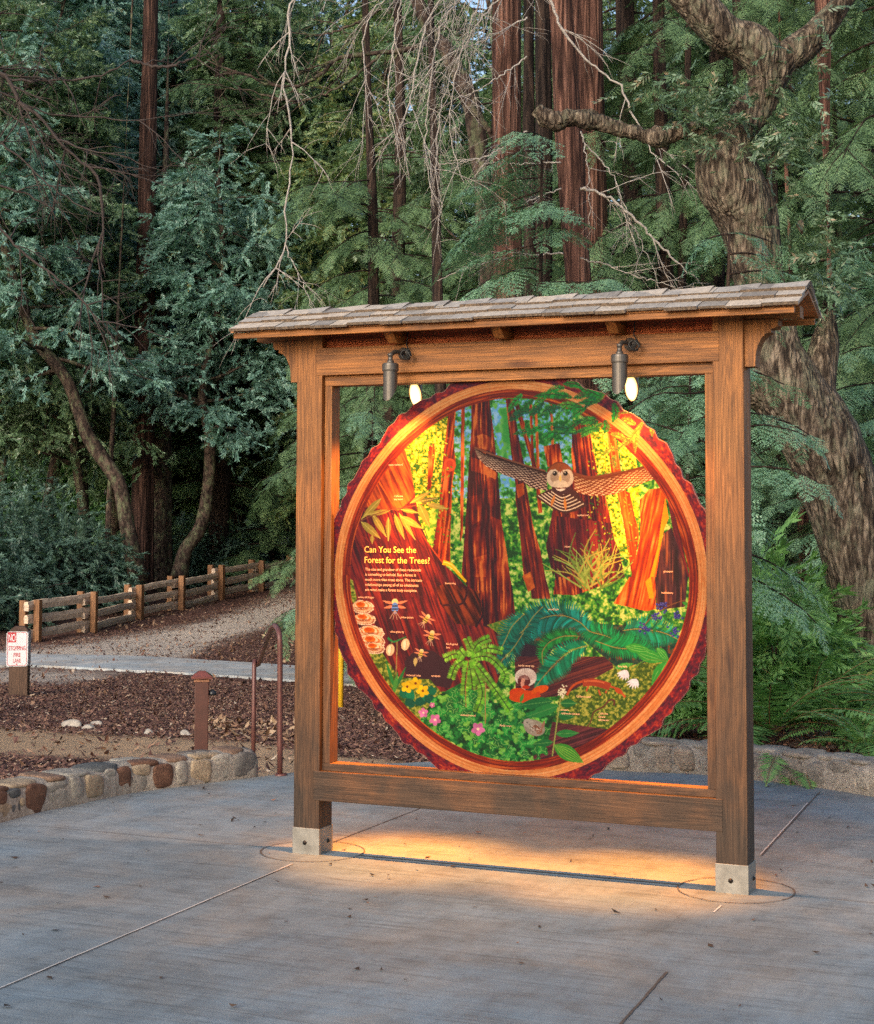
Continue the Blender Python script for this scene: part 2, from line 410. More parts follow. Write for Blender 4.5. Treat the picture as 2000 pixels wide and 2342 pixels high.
# sawn joints, laid as shallow dark and pale strips on the slab
JD = plain("joint_dark", lin(72, 62, 54), 0.95, 0, 0.4, 60); JL = plain("joint_pale_filler", lin(176, 176, 174), 0.85, 0, 0.25, 60)
def strip(g, a, b, w, z, mi=0, n=30, wob=0.0015):
    a = np.array(a[:2]); b = np.array(b[:2]); d = (b-a)/np.linalg.norm(b-a); q = np.array([-d[1], d[0]]); V = []
    for i in range(n+1):
        c = a+(b-a)*i/n+q*random.uniform(-wob, wob); ww = w*random.uniform(0.8, 1.15)
        V += [(c+q*ww/2).tolist()+[z], (c-q*ww/2).tolist()+[z]]
    g.add(V, [[2*i, 2*i+1, 2*i+3, 2*i+2] for i in range(n)], mi)
S2 = 2.1004/2; RR = 0.255
g = GB()
def hit(P, cx):                                                   # stop a joint at the round footing
    P = np.array(P[:2]); c = np.array([cx, 0]); d = (P-c)/np.linalg.norm(P-c); return c+d*RR
a = at_z(0, 2261, 0); b = at_z(669, 1977, 0); a2 = a+(a-b)*0.6
strip(g, a2, b, 0.0075, .003, 1); strip(g, a2+np.array([.008, -.006, 0]), b+np.array([.008, -.006, 0]), 0.004, .0045, 0)
strip(g, at_z(762, 1927, 0), at_z(960, 1850, 0), 0.007, .003); strip(g, at_z(960, 1850, 0), at_z(1130, 1784, 0), 0.007, .003)
q0 = at_z(1422, 2342, 0); q1 = at_z(1526, 2224, 0); q2 = at_z(1650, 2072, 0)
strip(g, q0+(q0-q1)*1.5, q1, 0.010, .003); strip(g, at_z(1632, 2088, 0), q2, 0.008, .003, 1)
strip(g, at_z(1742, 1958, 0), at_z(1876, 1811, 0), 0.008, .003); strip(g, at_z(1742, 1957, 0)+np.array([-.006, 0, 0]), at_z(1850, 1838, 0)+np.array([-.006, 0, 0]), 0.006, .0045, 1)
strip(g, at_z(90, 1890, 0), at_z(606, 1938, 0), 0.004, .003)
strip(g, (-S2+RR, 0), (S2-RR, 0), 0.016, .003, 0, 60, .004); strip(g, (-S2+RR, -.05), (S2-RR, -.05), 0.005, .003, 0, 60, .002)
strip(g, (S2+RR, 0), (S2+2.5, -.02), 0.004, .003)
for cx in (-S2, S2):
    n = 64; V = []
    for i in range(n+1):
        t = 2*math.pi*i/n; w = random.uniform(.0022, .0045); j = RR+random.uniform(-.002, .002)
        V += [(cx+(j+w)*math.cos(t), (j+w)*math.sin(t), .0035), (cx+(j-w)*math.cos(t), (j-w)*math.sin(t), .0035)]
    g.add(V, [[2*i, 2*i+1, 2*i+3, 2*i+2] for i in range(n)], 0)
tag(g.build("pavement_joints", [JD, JL]), kind="structure")

# concrete path beyond the mulch: a slab with a raised edge
top = [(-700, 1490), (0, 1497), (86, 1500), (300, 1504), (500, 1515), (680, 1527), (800, 1536), (1000, 1550)]
bot = [(-700, 1530), (0, 1527), (86, 1526), (300, 1537), (500, 1548), (680, 1561), (800, 1570), (1000, 1586)]
tp = [at_ground(*p) for p in top]; bp = [at_ground(*p) for p in bot]
tp = smooth_path(tp, 40); bp = smooth_path(bp, 40)
g = GB(); V = []; h = .035
for a, b in zip(tp, bp): V += [a+[0, 0, h], b+[0, 0, h], b+[0, 0, -.1], a+[0, 0, -.1]]
Fs = []
for i in range(39):
    o = 4*i; Fs += [[o, o+1, o+5, o+4], [o+1, o+2, o+6, o+5], [o+3, o, o+4, o+7]]
g.add(V, [f[::-1] for f in Fs]); tag(g.build("concrete_path", mk_concrete("path_concrete", (0.40, 0.40, 0.39))), kind="structure")

# ---------------------------------------------------------------- leaf litter (uncountable)
def litter(name, n, sampler, size, mat, seed, lift=0.01, tilt=0.5):
    r = np.random.default_rng(seed); P = sampler(r, n); n = len(P)
    L = r.uniform(*size, n)[:, None]; Wd = L*r.uniform(0.3, 0.6, (n, 1))
    a = r.uniform(0, 2*np.pi, n); ca, sa = np.cos(a)[:, None], np.sin(a)[:, None]
    t1 = r.normal(0, tilt, (n, 1)); t2 = r.normal(0, tilt, (n, 1))
    u = np.concatenate([ca, sa, t1], 1)*L/2; v = np.concatenate([-sa, ca, t2], 1)*Wd/2
    P = P+np.array([0, 0, 1])*(lift*r.uniform(.3, 1.2, (n, 1))+np.abs(t1)*L*.2)
    k = r.uniform(-.3, .3, (n, 1))
    bend = np.array([0, 0, 1.0])*L*r.uniform(-.05, .25, (n, 1))
    V = np.stack([P-u+bend, P+v+u*k, P+u+bend*.8, P-v+u*k], 1).reshape(-1, 3)
    me = mesh_np(name, V, np.arange(4*n).reshape(n, 4)); face_attr(me, "tint", r.random(n))
    return tag(link(name, me, mat), kind="stuff")
def mk_litter(name, stops, rough=0.8):
    n = NT(name); n.col(n.ramp(n.attr("tint"), stops)); n.set(rough, 0, 0.3); return n.m
LIT = mk_litter("dry_leaf_litter", [(0, lin(38, 26, 26)), (0.3, lin(78, 52, 47)), (0.55, lin(104, 74, 64)), (0.8, lin(120, 90, 75)), (0.95, lin(146, 116, 92)), (1, lin(172, 156, 138))])
MULCH = [[(-300, 1562), (150, 1568), (300, 1545), (500, 1556), (680, 1570), (1010, 1596), (1010, 1752), (800, 1733), (700, 1716), (560, 1697), (430, 1690), (137, 1678), (0, 1668), (-300, 1660)],
         [(-300, 1722), (0, 1728), (215, 1740), (345, 1752), (330, 1790), (180, 1830), (0, 1860), (-300, 1880)],
         [(-300, 1440), (90, 1474), (215, 1452), (430, 1418), (600, 1362), (760, 1335), (760, 1350), (570, 1398), (327, 1455), (90, 1488), (-300, 1490)],
         [(430, 1500), (507, 1462), (672, 1418), (800, 1400), (1000, 1400), (1000, 1545), (680, 1522), (500, 1512)]]
def mulch_sampler(polys, wts):
    def f(r, n):
        out = []
        for poly, w in zip(polys, wts):
            P = np.array(poly, float); x0, y0 = P.min(0); x1, y1 = P.max(0); k = int(n*w)
            # sample evenly over the ground: draw in (X, D), keep what falls in the patch
            c = [XD(at_ground(x, y)) for x in (x0, x1) for y in (y0, y1)]; c = np.array(c)
            X = r.uniform(c[:, 0].min(), c[:, 0].max(), k*6); D = r.uniform(c[:, 1].min(), c[:, 1].max(), k*6)
            Z = ground_z(X, D); Wp = np.stack([CAM[0]+RT[0]*X+HF[0]*D, CAM[1]+RT[1]*X+HF[1]*D, Z], -1)
            q = proj(Wp)+r.normal(0, 3, (len(X), 2)); m = inpoly(q, poly) & (D > edge_d(X)+.2); out.append(Wp[m][:k])
        return np.concatenate(out)
    return f
litter("leaf_litter", 120000, mulch_sampler(MULCH, [.62, .08, .17, .13]), (.022, .060), LIT, 5, .008, .27)
LIT2 = mk_litter("pale_maple_litter", [(0, lin(92, 66, 50)), (0.5, lin(134, 104, 80)), (1, lin(170, 144, 116))])
litter("pale_leaf_litter", 700, mulch_sampler([[(215, 1448), (330, 1408), (470, 1370), (560, 1345), (540, 1362), (430, 1405), (330, 1436), (240, 1455)], [(430, 1470), (680, 1425), (680, 1520), (440, 1510)], [(450, 1640), (690, 1660), (690, 1700), (440, 1684)]], [.45, .2, .35]), (.06, .12), LIT2, 9)
def right_sampler(r, n):
    X = r.uniform(0.5, 5.5, n*3); D = r.uniform(9.6, 20, n*3); m = D > edge_d(X)+.36
    X, D = X[m][:n], D[m][:n]; return np.stack([CAM[0]+RT[0]*X+HF[0]*D, CAM[1]+RT[1]*X+HF[1]*D, ground_z(X, D)], -1)
LIT3 = mk_litter("redwood_duff", [(0, lin(30, 20, 18)), (0.4, lin(70, 44, 36)), (0.75, lin(110, 72, 54)), (1, lin(150, 112, 84))])
litter("redwood_needle_duff", 60000, right_sampler, (.012, .05), LIT3, 6, .012, .45)
def road_sampler(r, n):
    X = r.uniform(-14, 0.5, n*4); D = r.uniform(13, 46, n*4); return np.stack([CAM[0]+RT[0]*X+HF[0]*D, CAM[1]+RT[1]*X+HF[1]*D, ground_z(X, D)], -1)[:n]
litter("scattered_path_leaves", 15000, road_sampler, (.04, .09), LIT, 16)
def plaza_sampler(r, n):
    X = r.uniform(-3, 3.2, n*3); D = r.uniform(4.6, 11, n*3); m = D < edge_d(X)-.12
    X, D = X[m][:n], D[m][:n]; return np.stack([CAM[0]+RT[0]*X+HF[0]*D, CAM[1]+RT[1]*X+HF[1]*D, 0*X+.003], -1)
litter("plaza_leaf_specks", 260, plaza_sampler, (.008, .045), mk_litter("plaza_debris", [(0, lin(30, 26, 24)), (.8, lin(70, 55, 45)), (1, lin(120, 80, 55))]), 8, .003, .15)

# loose pale rocks at the mulch edge
ROCK = plain("granite_rock", lin(150, 142, 132), 0.9, 0, 0.35, 14)
def rock(u, v, w, h, label):
    p = at_ground(u, v); X, D = XD(p); s = w/F_PX*D; hh = h/F_PX*D
    bm = bmesh.new(); bmesh.ops.create_icosphere(bm, subdivisions=3, radius=1)
    r = random.Random(int(u)); ph = [r.uniform(0, 6) for _ in range(6)]
    for q in bm.verts:
        k = 1+.16*math.sin(3*q.co.x+ph[0])+.13*math.sin(4*q.co.y+ph[1])+.1*math.sin(5*q.co.z+ph[2]+2*q.co.x)
        q.co = Vector((q.co.x*s/2*k, q.co.y*s/2.6*k, max(q.co.z, -.5)*hh*k*.75))
    g = GB(); g.bm(bm, 0, True); o = g.build("rock", ROCK); o.location = p+np.array([0, 0, hh*.2]); tag(o, label, "rock", "loose pale rocks at the edge of the mulch")
rock(168, 1664, 44, 20, "largest pale rock at the sandy edge of the leaf mulch")
rock(205, 1668, 32, 11, "flat pale rock touching the right side of the largest rock")
rock(222, 1659, 26, 11, "small pale rock behind the flat rock in the mulch")
rock(340, 1680, 24, 11, "lone small rock on the sand midway between largest rock and brown bollard")
rock(425, 1684, 28, 14, "pale rock on the sand just left of the brown bollard")
# ================================================================ KIOSK
kiosk = tag(empty("information_kiosk", (0, 0, 0)), "roofed timber frame holding a big round painted forest panel on the plaza", "kiosk")
PW = 0.07
for sx in (-1, 1):
    x = sx*S2
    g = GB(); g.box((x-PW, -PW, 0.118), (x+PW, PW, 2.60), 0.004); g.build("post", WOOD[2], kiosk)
    g = GB(); bw = .0735
    g.box((x-bw, -bw, -0.01), (x+bw, bw, 0.1256), 0.002)
    pb = None
    GALV = plain("galvanised_steel_%d" % (sx+1), lin(128, 126, 120), 0.55, 0.5, 0.3, 16)
    pb = g.build("post_base", GALV, kiosk)
    BM = plain("dark_bolt_%d" % (sx+1), (.03, .028, .026), .5, .7); PB_ = [(0.0, .007), (.006, .007), (.0065, 0), (.011, 0), (.011, -.004)]
    g = GB(); g.lathe(PB_, 12, Matrix.Translation((x-.005, -bw-.002, .055)) @ Matrix.Rotation(math.pi/2, 4, 'X')); g.build("bolt", BM, pb)
    g = GB(); g.lathe(PB_, 12, Matrix.Translation((x+bw+.002, .02, .055)) @ Matrix.Rotation(math.pi/2, 4, 'Y')); g.build("bolt", BM, pb)
XE = 1.0112
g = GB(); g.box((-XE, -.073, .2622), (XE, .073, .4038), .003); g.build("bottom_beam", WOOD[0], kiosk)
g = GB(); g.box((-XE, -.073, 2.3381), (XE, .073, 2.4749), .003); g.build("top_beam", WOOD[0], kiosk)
# inner lining
TI = S2-PW; TT = .042
for sx in (-1, 1):
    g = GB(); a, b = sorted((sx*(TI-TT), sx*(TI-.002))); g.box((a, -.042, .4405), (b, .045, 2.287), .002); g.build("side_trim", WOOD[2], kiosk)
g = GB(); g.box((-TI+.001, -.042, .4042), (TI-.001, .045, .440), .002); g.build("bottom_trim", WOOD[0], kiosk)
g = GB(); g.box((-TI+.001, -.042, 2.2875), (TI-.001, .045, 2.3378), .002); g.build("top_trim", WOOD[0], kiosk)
# ridge board closing the gap over the beam, rafters sticking out to both sides
YF, ZE, YB, ZR, XR = -.2650, 2.553, .2650, 2.674, 1.402
g = GB(); g.box((-S2+PW, -.02, 2.4752), (S2-PW, .02, 2.655), .002); g.build("ridge_board", LAMPLIT_BOARD, kiosk)
for rx in (-.56, -.01, .545):
    g = GB()
    prof = [(-.225, 2.560), (-.225, 2.535), (-.145, 2.4765), (.145, 2.4765), (.225, 2.535), (.225, 2.560), (0, 2.653)]
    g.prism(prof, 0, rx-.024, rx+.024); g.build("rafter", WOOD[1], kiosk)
# roof: two board decks, fascias, courses of shakes, ridge caps
roof = empty("roof"); roof.parent = kiosk
SL = math.atan2(ZR-.012-ZE, -YF); slope = math.hypot(ZR-.012-ZE, YF)
for sy in (-1, 1):
    g = GB(); y0 = sy*.247
    g.prism([(0, ZR-.040), (y0, ZE-.004), (y0, ZE+.010), (0, ZR-.024)], 0, -XR+.004, XR-.004); g.build("roof_deck", DECKWOOD, roof)
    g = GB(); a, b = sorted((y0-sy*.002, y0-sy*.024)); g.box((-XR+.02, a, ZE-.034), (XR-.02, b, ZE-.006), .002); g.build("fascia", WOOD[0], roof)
rs = random.Random(5)
V = []; Fq = []; mi = []; tint = []
def shake(c0, L, wv, th_b, th_t, x0, x1, sy):
    """one split shake: butt at distance c0 below the ridge, running up by L"""
    def pt(d, x, h):
        ca, sa = math.cos(SL), math.sin(SL)
        return (x, sy*(d*ca+h*sa), (ZR-.012)-d*sa+h*ca)
    b = len(V); t = rs.random()
    for d, h0, h1 in ((c0, 0, th_b), (c0-L, 0, th_t)):
        for x in (x0, x1):
            V.append(pt(d, x, wv+h0-.0)); V.append(pt(d, x, wv+h1))
    # index: butt x0 lo hi, x1 lo hi ; top x0 lo hi, x1 lo hi
    fs = [((1, 3, 7, 5), 0), ((0, 4, 6, 2), 0), ((0, 2, 3, 1), 1), ((0, 1, 5, 4), 0), ((2, 6, 7, 3), 0), ((4, 5, 7, 6), 0)]
    for f, m in fs:
        f = [b+i for i in f]
        Fq.append(f if sy < 0 else f[::-1]); mi.append(m); tint.append(t)
for sy in (-1, 1):
    for ci, butt in enumerate((slope+.012, slope*.70, slope*.40)):
        x = -XR-.005+rs.uniform(0, .03)
        while x < XR-.01:
            w = rs.uniform(.09, .19); x1 = min(x+w, XR+.005)
            if XR-x1 < .05: x1 = XR+.005
            shake(butt+rs.uniform(-.010, .010), slope*.55 if ci < 2 else butt, .003+.006*ci+rs.uniform(-.002, .003), .013+rs.uniform(-.003, .003), .005, x+.0015, x1-.0015, sy)
            x = x1
me = mesh_np("shakes", np.array(V), np.array(Fq), midx=mi); face_attr(me, "tint", tint); link("shakes", me, [SHAKE, SHAKE_EDGE], roof)
V = []; Fq = []; mi = []; tint = []
n_cap = 13; L = 2*XR/n_cap                                        # ridge caps, each lapping over its left neighbour
for k in range(n_cap):
    x0 = XR+.006-(k+1)*L-.05; x1 = XR+.006-k*L
    if k == n_cap-1: x0 = -XR-.006
    for sy in (-1, 1):
        t = rs.random(); wv = .016
        def pt(d, x, h):
            ca, sa = math.cos(SL), math.sin(SL); return (x, sy*(d*ca+h*sa), (ZR-.012)-d*sa+h*ca)
        b = len(V); e = slope*.36+rs.uniform(-.006, .006)
        for x, h in ((x0, wv-.002), (x1, wv+.013)):
            V += [pt(0, x, h), pt(e, x, h), pt(e, x, h-.015), pt(0, x, h-.015)]
        fs = [((0, 1, 5, 4), 0), ((1, 2, 6, 5), 0), ((2, 3, 7, 6), 0), ((4, 5, 6, 7), 1), ((3, 2, 1, 0), 1)]
        for f, m in fs: Fq.append([b+i for i in f] if sy < 0 else [b+i for i in f][::-1]); mi.append(m); tint.append(t)
me = mesh_np("ridge_cap", np.array(V), np.array(Fq), midx=mi); face_attr(me, "tint", tint); link("ridge_cap", me, [SHAKE, SHAKE_EDGE], roof)
# curved brackets carrying the roof ends
for sx in (-1, 1):
    xo = sx*(S2+PW)
    prof = [(0, 2.520), (.150, 2.520), (.150, 2.492), (.138, 2.480), (.118, 2.478), (.118, 2.468)]
    for k in range(9):
        t = k/8*math.pi/2; prof.append((.118-.070*math.sin(t)*1.0, 2.462-.125*(1-math.cos(t))))
    prof += [(.046, 2.312), (0, 2.312)]
    prof = [(xo+sx*(a+.0005), z) for a, z in prof]
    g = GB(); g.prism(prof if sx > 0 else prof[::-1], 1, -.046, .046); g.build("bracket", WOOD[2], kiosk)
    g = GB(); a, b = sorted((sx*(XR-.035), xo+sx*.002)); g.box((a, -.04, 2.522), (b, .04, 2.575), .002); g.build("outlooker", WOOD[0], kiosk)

# ---------------------------------------------------------------- lamps: hooded spots clamped under the roof, front and back
LMET = plain("lamp_bronze_paint", lin(92, 86, 80), 0.42, 0.6, 0.15, 30)
def mk_lens():
    n = NT("lit_lamp_lens"); n.col((.9, .8, .6)); n.set(.3)
    n.b.inputs["Emission Color"].default_value = (1, .74, .24, 1); n.lk(n.math("ADD", n.math("MULTIPLY", n.attr("core"), 2.4), .6), n.b.inputs["Emission Strength"]); return n.m
LENS = mk_lens(); WIRE = plain("black_cable", (.012, .012, .012), .5)
LAMP_Y = .205
for sx, sy in ((-.545, -1), (.59, -1), (-.597, 1), (.522, 1)):
    yl = sy*LAMP_Y
    root = empty("spot_lamp"); root.parent = kiosk; root.location = (sx, yl, 0)
    inward = -sy                                                    # the hood is cut towards the panel
    seg = 28; r = .0345; ztop = 2.372; zb = 2.214
    g = GB(); V = []
    tilt = 1.7
    for k in range(seg):
        t = 2*math.pi*k/seg; x, y = r*math.cos(t), r*math.sin(t)
        V.append((x, y, ztop)); 
    for k in range(seg):
        t = 2*math.pi*k/seg; x, y = r*math.cos(t), r*math.sin(t)
        V.append((x, y, zb+.036+ (y*inward)*tilt + x*.25))
    V2 = [(x*.86, y*.86, z) for x, y, z in V[seg:]]; V3 = [(x*.84, y*.84, 2.325) for x, y, z in V[:seg]]
    allv = V+V2+V3; Fs = []
    for k in range(seg):
        k2 = (k+1) % seg
        Fs += [[k, seg+k, seg+k2, k2], [seg+k, 2*seg+k, 2*seg+k2, seg+k2], [2*seg+k, 3*seg+k, 3*seg+k2, 2*seg+k2]]
    Fs += [list(range(seg))]
    g.add(allv, Fs, 0, False)
    g.lathe([(.0345, 2.37), (.0385, 2.368), (.0395, 2.362), (.0395, 2.340), (.0385, 2.334), (.0345, 2.333)], 28, None, 0, False)
    g.lathe([(.010, 2.368), (.016, 2.372), (.017, 2.384), (.011, 2.386), (.011, 2.405), (.014, 2.408), (.014, 2.418), (.006, 2.42)], 16)
    g.build("housing", LMET, root)
    # arm back to the beam and loose cable coil
    g = GB(); yb_ = -sy*(LAMP_Y-.075)
    g.tube(smooth_path([(0, 0, 2.408), (0.0, yb_*.35, 2.43), (0.012, yb_*.75, 2.43), (.012, yb_, 2.43)], 12), .011, 10)
    g.lathe([(.0, .012), (.026, .012), (.030, .006), (.030, -.002)], 18, Matrix.Translation((.012, yb_+sy*.004, 2.43)) @ Matrix.Rotation(-sy*-math.pi/2, 4, 'X'))
    g.build("arm", LMET, root)
    g = GB(); pts = []
    for k in range(46):
        t = k*.42; pts.append((.045+.020*math.cos(t)+.004*math.sin(k), yb_*.62+.012*math.sin(t*.7), 2.418+.022*math.sin(t)))
    pts += [(.035, yb_*.85, 2.47), (.034, yb_*.93, 2.50), (.034, yb_*.95, 2.535)]
    g.tube(smooth_path(pts, 150), .0032, 6); g.build("cable", WIRE, root)
    # glowing lens filling the cut mouth of the hood
    V = [(x*.995, y*.995, z+.004) for x, y, z in V2]; cx = np.mean(V, 0)
    bulge = [tuple(np.array(p)*.66+cx*.34+np.array([0, inward*.006, -.010])) for p in V]
    vv = V+bulge+[tuple(cx+np.array([0, inward*.009, -.014]))]
    Fs = [[k, (k+1) % seg, seg+(k+1) % seg, seg+k] for k in range(seg)]+[[seg+k, seg+(k+1) % seg, 2*seg] for k in range(seg)]
    g = GB(); g.add(vv, Fs, 0, True); lo_ = g.build("lens", LENS, root); vert_attr(lo_.data, "core", [0]*seg+[.75]*seg+[1])
    ld = bpy.data.lights.new("lamp_beam", 'SPOT'); lo = bpy.data.objects.new("lamp_beam", ld); COL.objects.link(lo)
    ld.color = (1, .36, .045) if sy < 0 else (1, .29, .008); ld.energy = 440 if sy < 0 else 860; ld.spot_size = math.radians(42); ld.spot_blend = 1.0; ld.shadow_soft_size = .03
    lo.location = (sx, yl+inward*.012, 2.215)
    d = Vector((0.0, inward*.10, -1.0)).normalized(); lo.rotation_euler = d.to_track_quat('-Z', 'Y').to_euler()
    lo.parent = None
    l2 = bpy.data.lights.new("lamp_spill", 'SPOT'); o2 = bpy.data.objects.new("lamp_spill", l2); COL.objects.link(o2); o2.location = lo.location; o2.rotation_euler = lo.rotation_euler
    l2.color = (1, .40, .07); l2.energy = 46 if sy < 0 else 70; l2.spot_size = math.radians(125); l2.spot_blend = .7; l2.shadow_soft_size = .03

# ---------------------------------------------------------------- painted panel
PCZ, PR = 1.3550, .9225                                              # ring centre height and radius on the panel
PY = -.012
X0, X1, Y0, Y1 = 738, 1636, 850, 1806; CW, CH = X1-X0, Y1-Y0
yy, xx = np.mgrid[0:CH, 0:CW].astype(np.float32); SX = xx+X0; SY = yy+Y0
dR = FW[None, None]+R2*((SX-PCX)/F_PX)[..., None]+U2*((PCY-SY)/F_PX)[..., None]
tt = (PY-CAM[1])/dR[..., 1]; PXW = CAM[0]+dR[..., 0]*tt; PZW = CAM[2]+dR[..., 2]*tt
TH = np.arctan2(PZW-PCZ, PXW); RAD = np.hypot(PXW, PZW-PCZ)
TH4 = .0125*np.cos(4*TH)+.003*np.sin(3*TH+1)                        # hand-drawn wobble of the rings
RAD = RAD-TH4
pr = np.random.default_rng(21)
def vn(h, w, cy, cx, rng=pr):
    gh, gw = int(h/cy)+3, int(w/cx)+3; G = rng.random((gh, gw), np.float32)
    a = np.arange(h)/cy; b = np.arange(w)/cx; i = a.astype(int); j = b.astype(int); fa = (a-i)[:, None]; fb = (b-j)[None]
    fa = fa*fa*(3-2*fa); fb = fb*fb*(3-2*fb)
    return (G[i][:, j]*(1-fa)*(1-fb)+G[i+1][:, j]*fa*(1-fb)+G[i][:, j+1]*(1-fa)*fb+G[i+1][:, j+1]*fa*fb)
def fbm(cy, cx): return (vn(CH, CW, cy, cx)*.5+vn(CH, CW, cy/2, cx/2)*.3+vn(CH, CW, cy/4, cx/4)*.2)
STK = [vn(2400, 2400, 42, 3.2)*.6+vn(2400, 2400, 90, 9)*.4 for _ in range(3)]
FB = [fbm(9, 9), fbm(26, 22), fbm(60, 60), fbm(5, 5)]
ART = np.zeros((CH, CW, 3), np.float32)
A_ = lambda *p: [(750+.2544*x, 860+.2544*y) for x, y in p]
B_ = lambda *p: [(1180+.26*x, 860+.26*y) for x, y in p]
C_ = lambda *p: [(750+.2544*x, 1320+.2544*y) for x, y in p]
D_ = lambda *p: [(1180+.26*x, 1320+.26*y) for x, y in p]
def mask(poly):
    P = np.asarray(poly, np.float32); x0 = max(int(P[:, 0].min())-X0-1, 0); x1 = min(int(P[:, 0].max())-X0+2, CW)
    y0 = max(int(P[:, 1].min())-Y0-1, 0); y1 = min(int(P[:, 1].max())-Y0+2, CH)
    if x1 <= x0 or y1 <= y0: return None, None
    sl = (slice(y0, y1), slice(x0, x1)); x = SX[sl]; y = SY[sl]; r = np.zeros(x.shape, bool); n = len(P)
    for i in range(n):
        ax, ay = P[i]; bx, by = P[(i+1) % n]
        if ay == by: continue
        r ^= ((ay > y) != (by > y)) & (x < (bx-ax)*(y-ay)/(by-ay)+ax)
    return sl, r
def put(sl, m, c):
    A = ART[sl]; A[m] = np.asarray(c, np.float32) if np.ndim(c) == 1 else c[m]
def fill(poly, c):
    sl, m = mask(poly)
    if sl is not None: put(sl, m, c)
def lerp(a, b, t): return np.asarray(a, np.float32)*(1-t[..., None])+np.asarray(b, np.float32)*t[..., None]
def pal(t, stops):
    t = np.clip(t, 0, .9999); xs_ = [s[0] for s in stops]; return np.stack([np.interp(t, xs_, [s[1][k] for s in stops]) for k in range(3)], -1).astype(np.float32)
def streak(poly, stops, k=0.0, seed=0, gain=1.0, bias=0.0, side=0.0):
    """bark / wood fill: streaks running along x = k*y"""
    sl, m = mask(poly)
    if sl is None: return
    U = (SX[sl]-k*(SY[sl]-Y0)); S = STK[seed % 3]
    u = ((U*1.0+900+seed*137).astype(int)) % 2400; v = ((SY[sl]*1.0+(seed % 6)*71).astype(int)) % 2400
    t = (S[v, u]-.5)*1.9*gain+.5+bias+(FB[1][sl]-.5)*.5
    put(sl, m, pal(t, stops))
def mottle(poly, stops, f=0, gain=1.6, bias=0.0):
    sl, m = mask(poly)
    if sl is not None: put(sl, m, pal((FB[f][sl]-.5)*gain*1.6+.5+bias, stops))
def stroke(pts, w, c, n=None, w1=None):
    P = np.asarray(pts, float)
    if len(P) > 2: P = smooth_path(np.c_[P, np.zeros(len(P))], n or 8*len(P))[:, :2]
    T = np.gradient(P, axis=0); T /= np.linalg.norm(T, axis=1)[:, None]+1e-9; N = np.stack([-T[:, 1], T[:, 0]], 1)
    ww = np.linspace(w, w if w1 is None else w1, len(P))[:, None]/2
    fill(np.r_[P+N*ww, (P-N*ww)[::-1]], c); return P
def lens(p0, p1, w, c, rib=None, bend=0.0, skew=.45):
    p0 = np.array(p0, float); p1 = np.array(p1, float); d = p1-p0; q = np.array([-d[1], d[0]])/(np.linalg.norm(d)+1e-9)
    t = np.linspace(0, 1, 9)[:, None]; prof = (np.sin(np.pi*t**(.8 if skew < .5 else 1.2)))*w/2; mid = p0+d*t+q*bend*np.sin(np.pi*t)
    fill(np.r_[mid+q*prof, (mid-q*prof)[::-1]], c)
    if rib is not None:
        fill(np.r_[mid+q*.7, (mid-q*.7)[::-1]], rib)
def ell(c, rx, ry, col, rot=0, n=22, jag=0.0):
    t = np.arange(n)*2*np.pi/n; r = 1+pr.uniform(-jag, jag, n); x = rx*np.cos(t)*r; y = ry*np.sin(t)*r; ca, sa = math.cos(rot), math.sin(rot)
    fill(np.stack([c[0]+x*ca-y*sa, c[1]+x*sa+y*ca], 1), col)
def frond(path, lw, rw, step, col, width=3.2, rib=(150, 140, 70), sweep=.45, taper=True, c2=None):
    P = smooth_path(np.c_[np.asarray(path, float), np.zeros(len(path))], 60)[:, :2]
    s = np.r_[0, np.cumsum(np.linalg.norm(np.diff(P, axis=0), axis=1))]; n = max(3, int(s[-1]/step))
    for i in range(n):
        t = (i+.5)/n; p = np.array([np.interp(t*s[-1], s, P[:, k]) for k in range(2)]); p2 = np.array([np.interp(min(t*s[-1]+2, s[-1]), s, P[:, k]) for k in range(2)])
        p3 = np.array([np.interp(max(t*s[-1]-2, 0), s, P[:, k]) for k in range(2)])
        T = p2-p3; T /= np.linalg.norm(T)+1e-9; N = np.array([-T[1], T[0]])
        k = (math.sin(math.pi*min(t*.85+.15, 1)) if taper else 1.0)*.9+.1
        for sg, L in ((1, lw), (-1, rw)):
            if L: 
                cc = np.array(col if (c2 is None or pr.random() < .6) else c2, float)*pr.uniform(.7, 1.2)
                lens(p, p+N*sg*L*k+T*sweep*L*k, width, np.clip(cc, 0, 255), bend=sg*-L*.12)
    if rib is not None: stroke(path, 1.6, rib, 40)

IN = (RAD < PR)
RED = [(0, (58, 14, 26)), (.35, (104, 28, 28)), (.6, (146, 48, 32)), (.85, (190, 84, 46)), (1, (212, 116, 66))]
DRED = [(0, (44, 14, 30)), (.4, (88, 26, 34)), (.65, (120, 38, 34)), (.9, (170, 72, 46)), (1, (204, 112, 64))]
MAR = [(0, (52, 18, 32)), (.4, (88, 26, 38)), (.7, (112, 34, 40)), (1, (146, 52, 46))]
ORT = [(0, (120, 36, 24)), (.4, (176, 70, 34)), (.7, (206, 98, 46)), (1, (226, 138, 74))]
GRN = [(0, (16, 66, 30)), (.35, (42, 122, 44)), (.6, (92, 160, 56)), (.85, (150, 190, 84)), (1, (196, 212, 120))]
YEL = [(0, (50, 104, 26)), (.3, (104, 142, 34)), (.5, (172, 170, 36)), (.8, (214, 194, 40)), (1, (236, 220, 96))]
BLUG = [(0, (20, 92, 40)), (.35, (60, 150, 60)), (.55, (110, 176, 110)), (.75, (90, 160, 214)), (1, (150, 196, 232))]
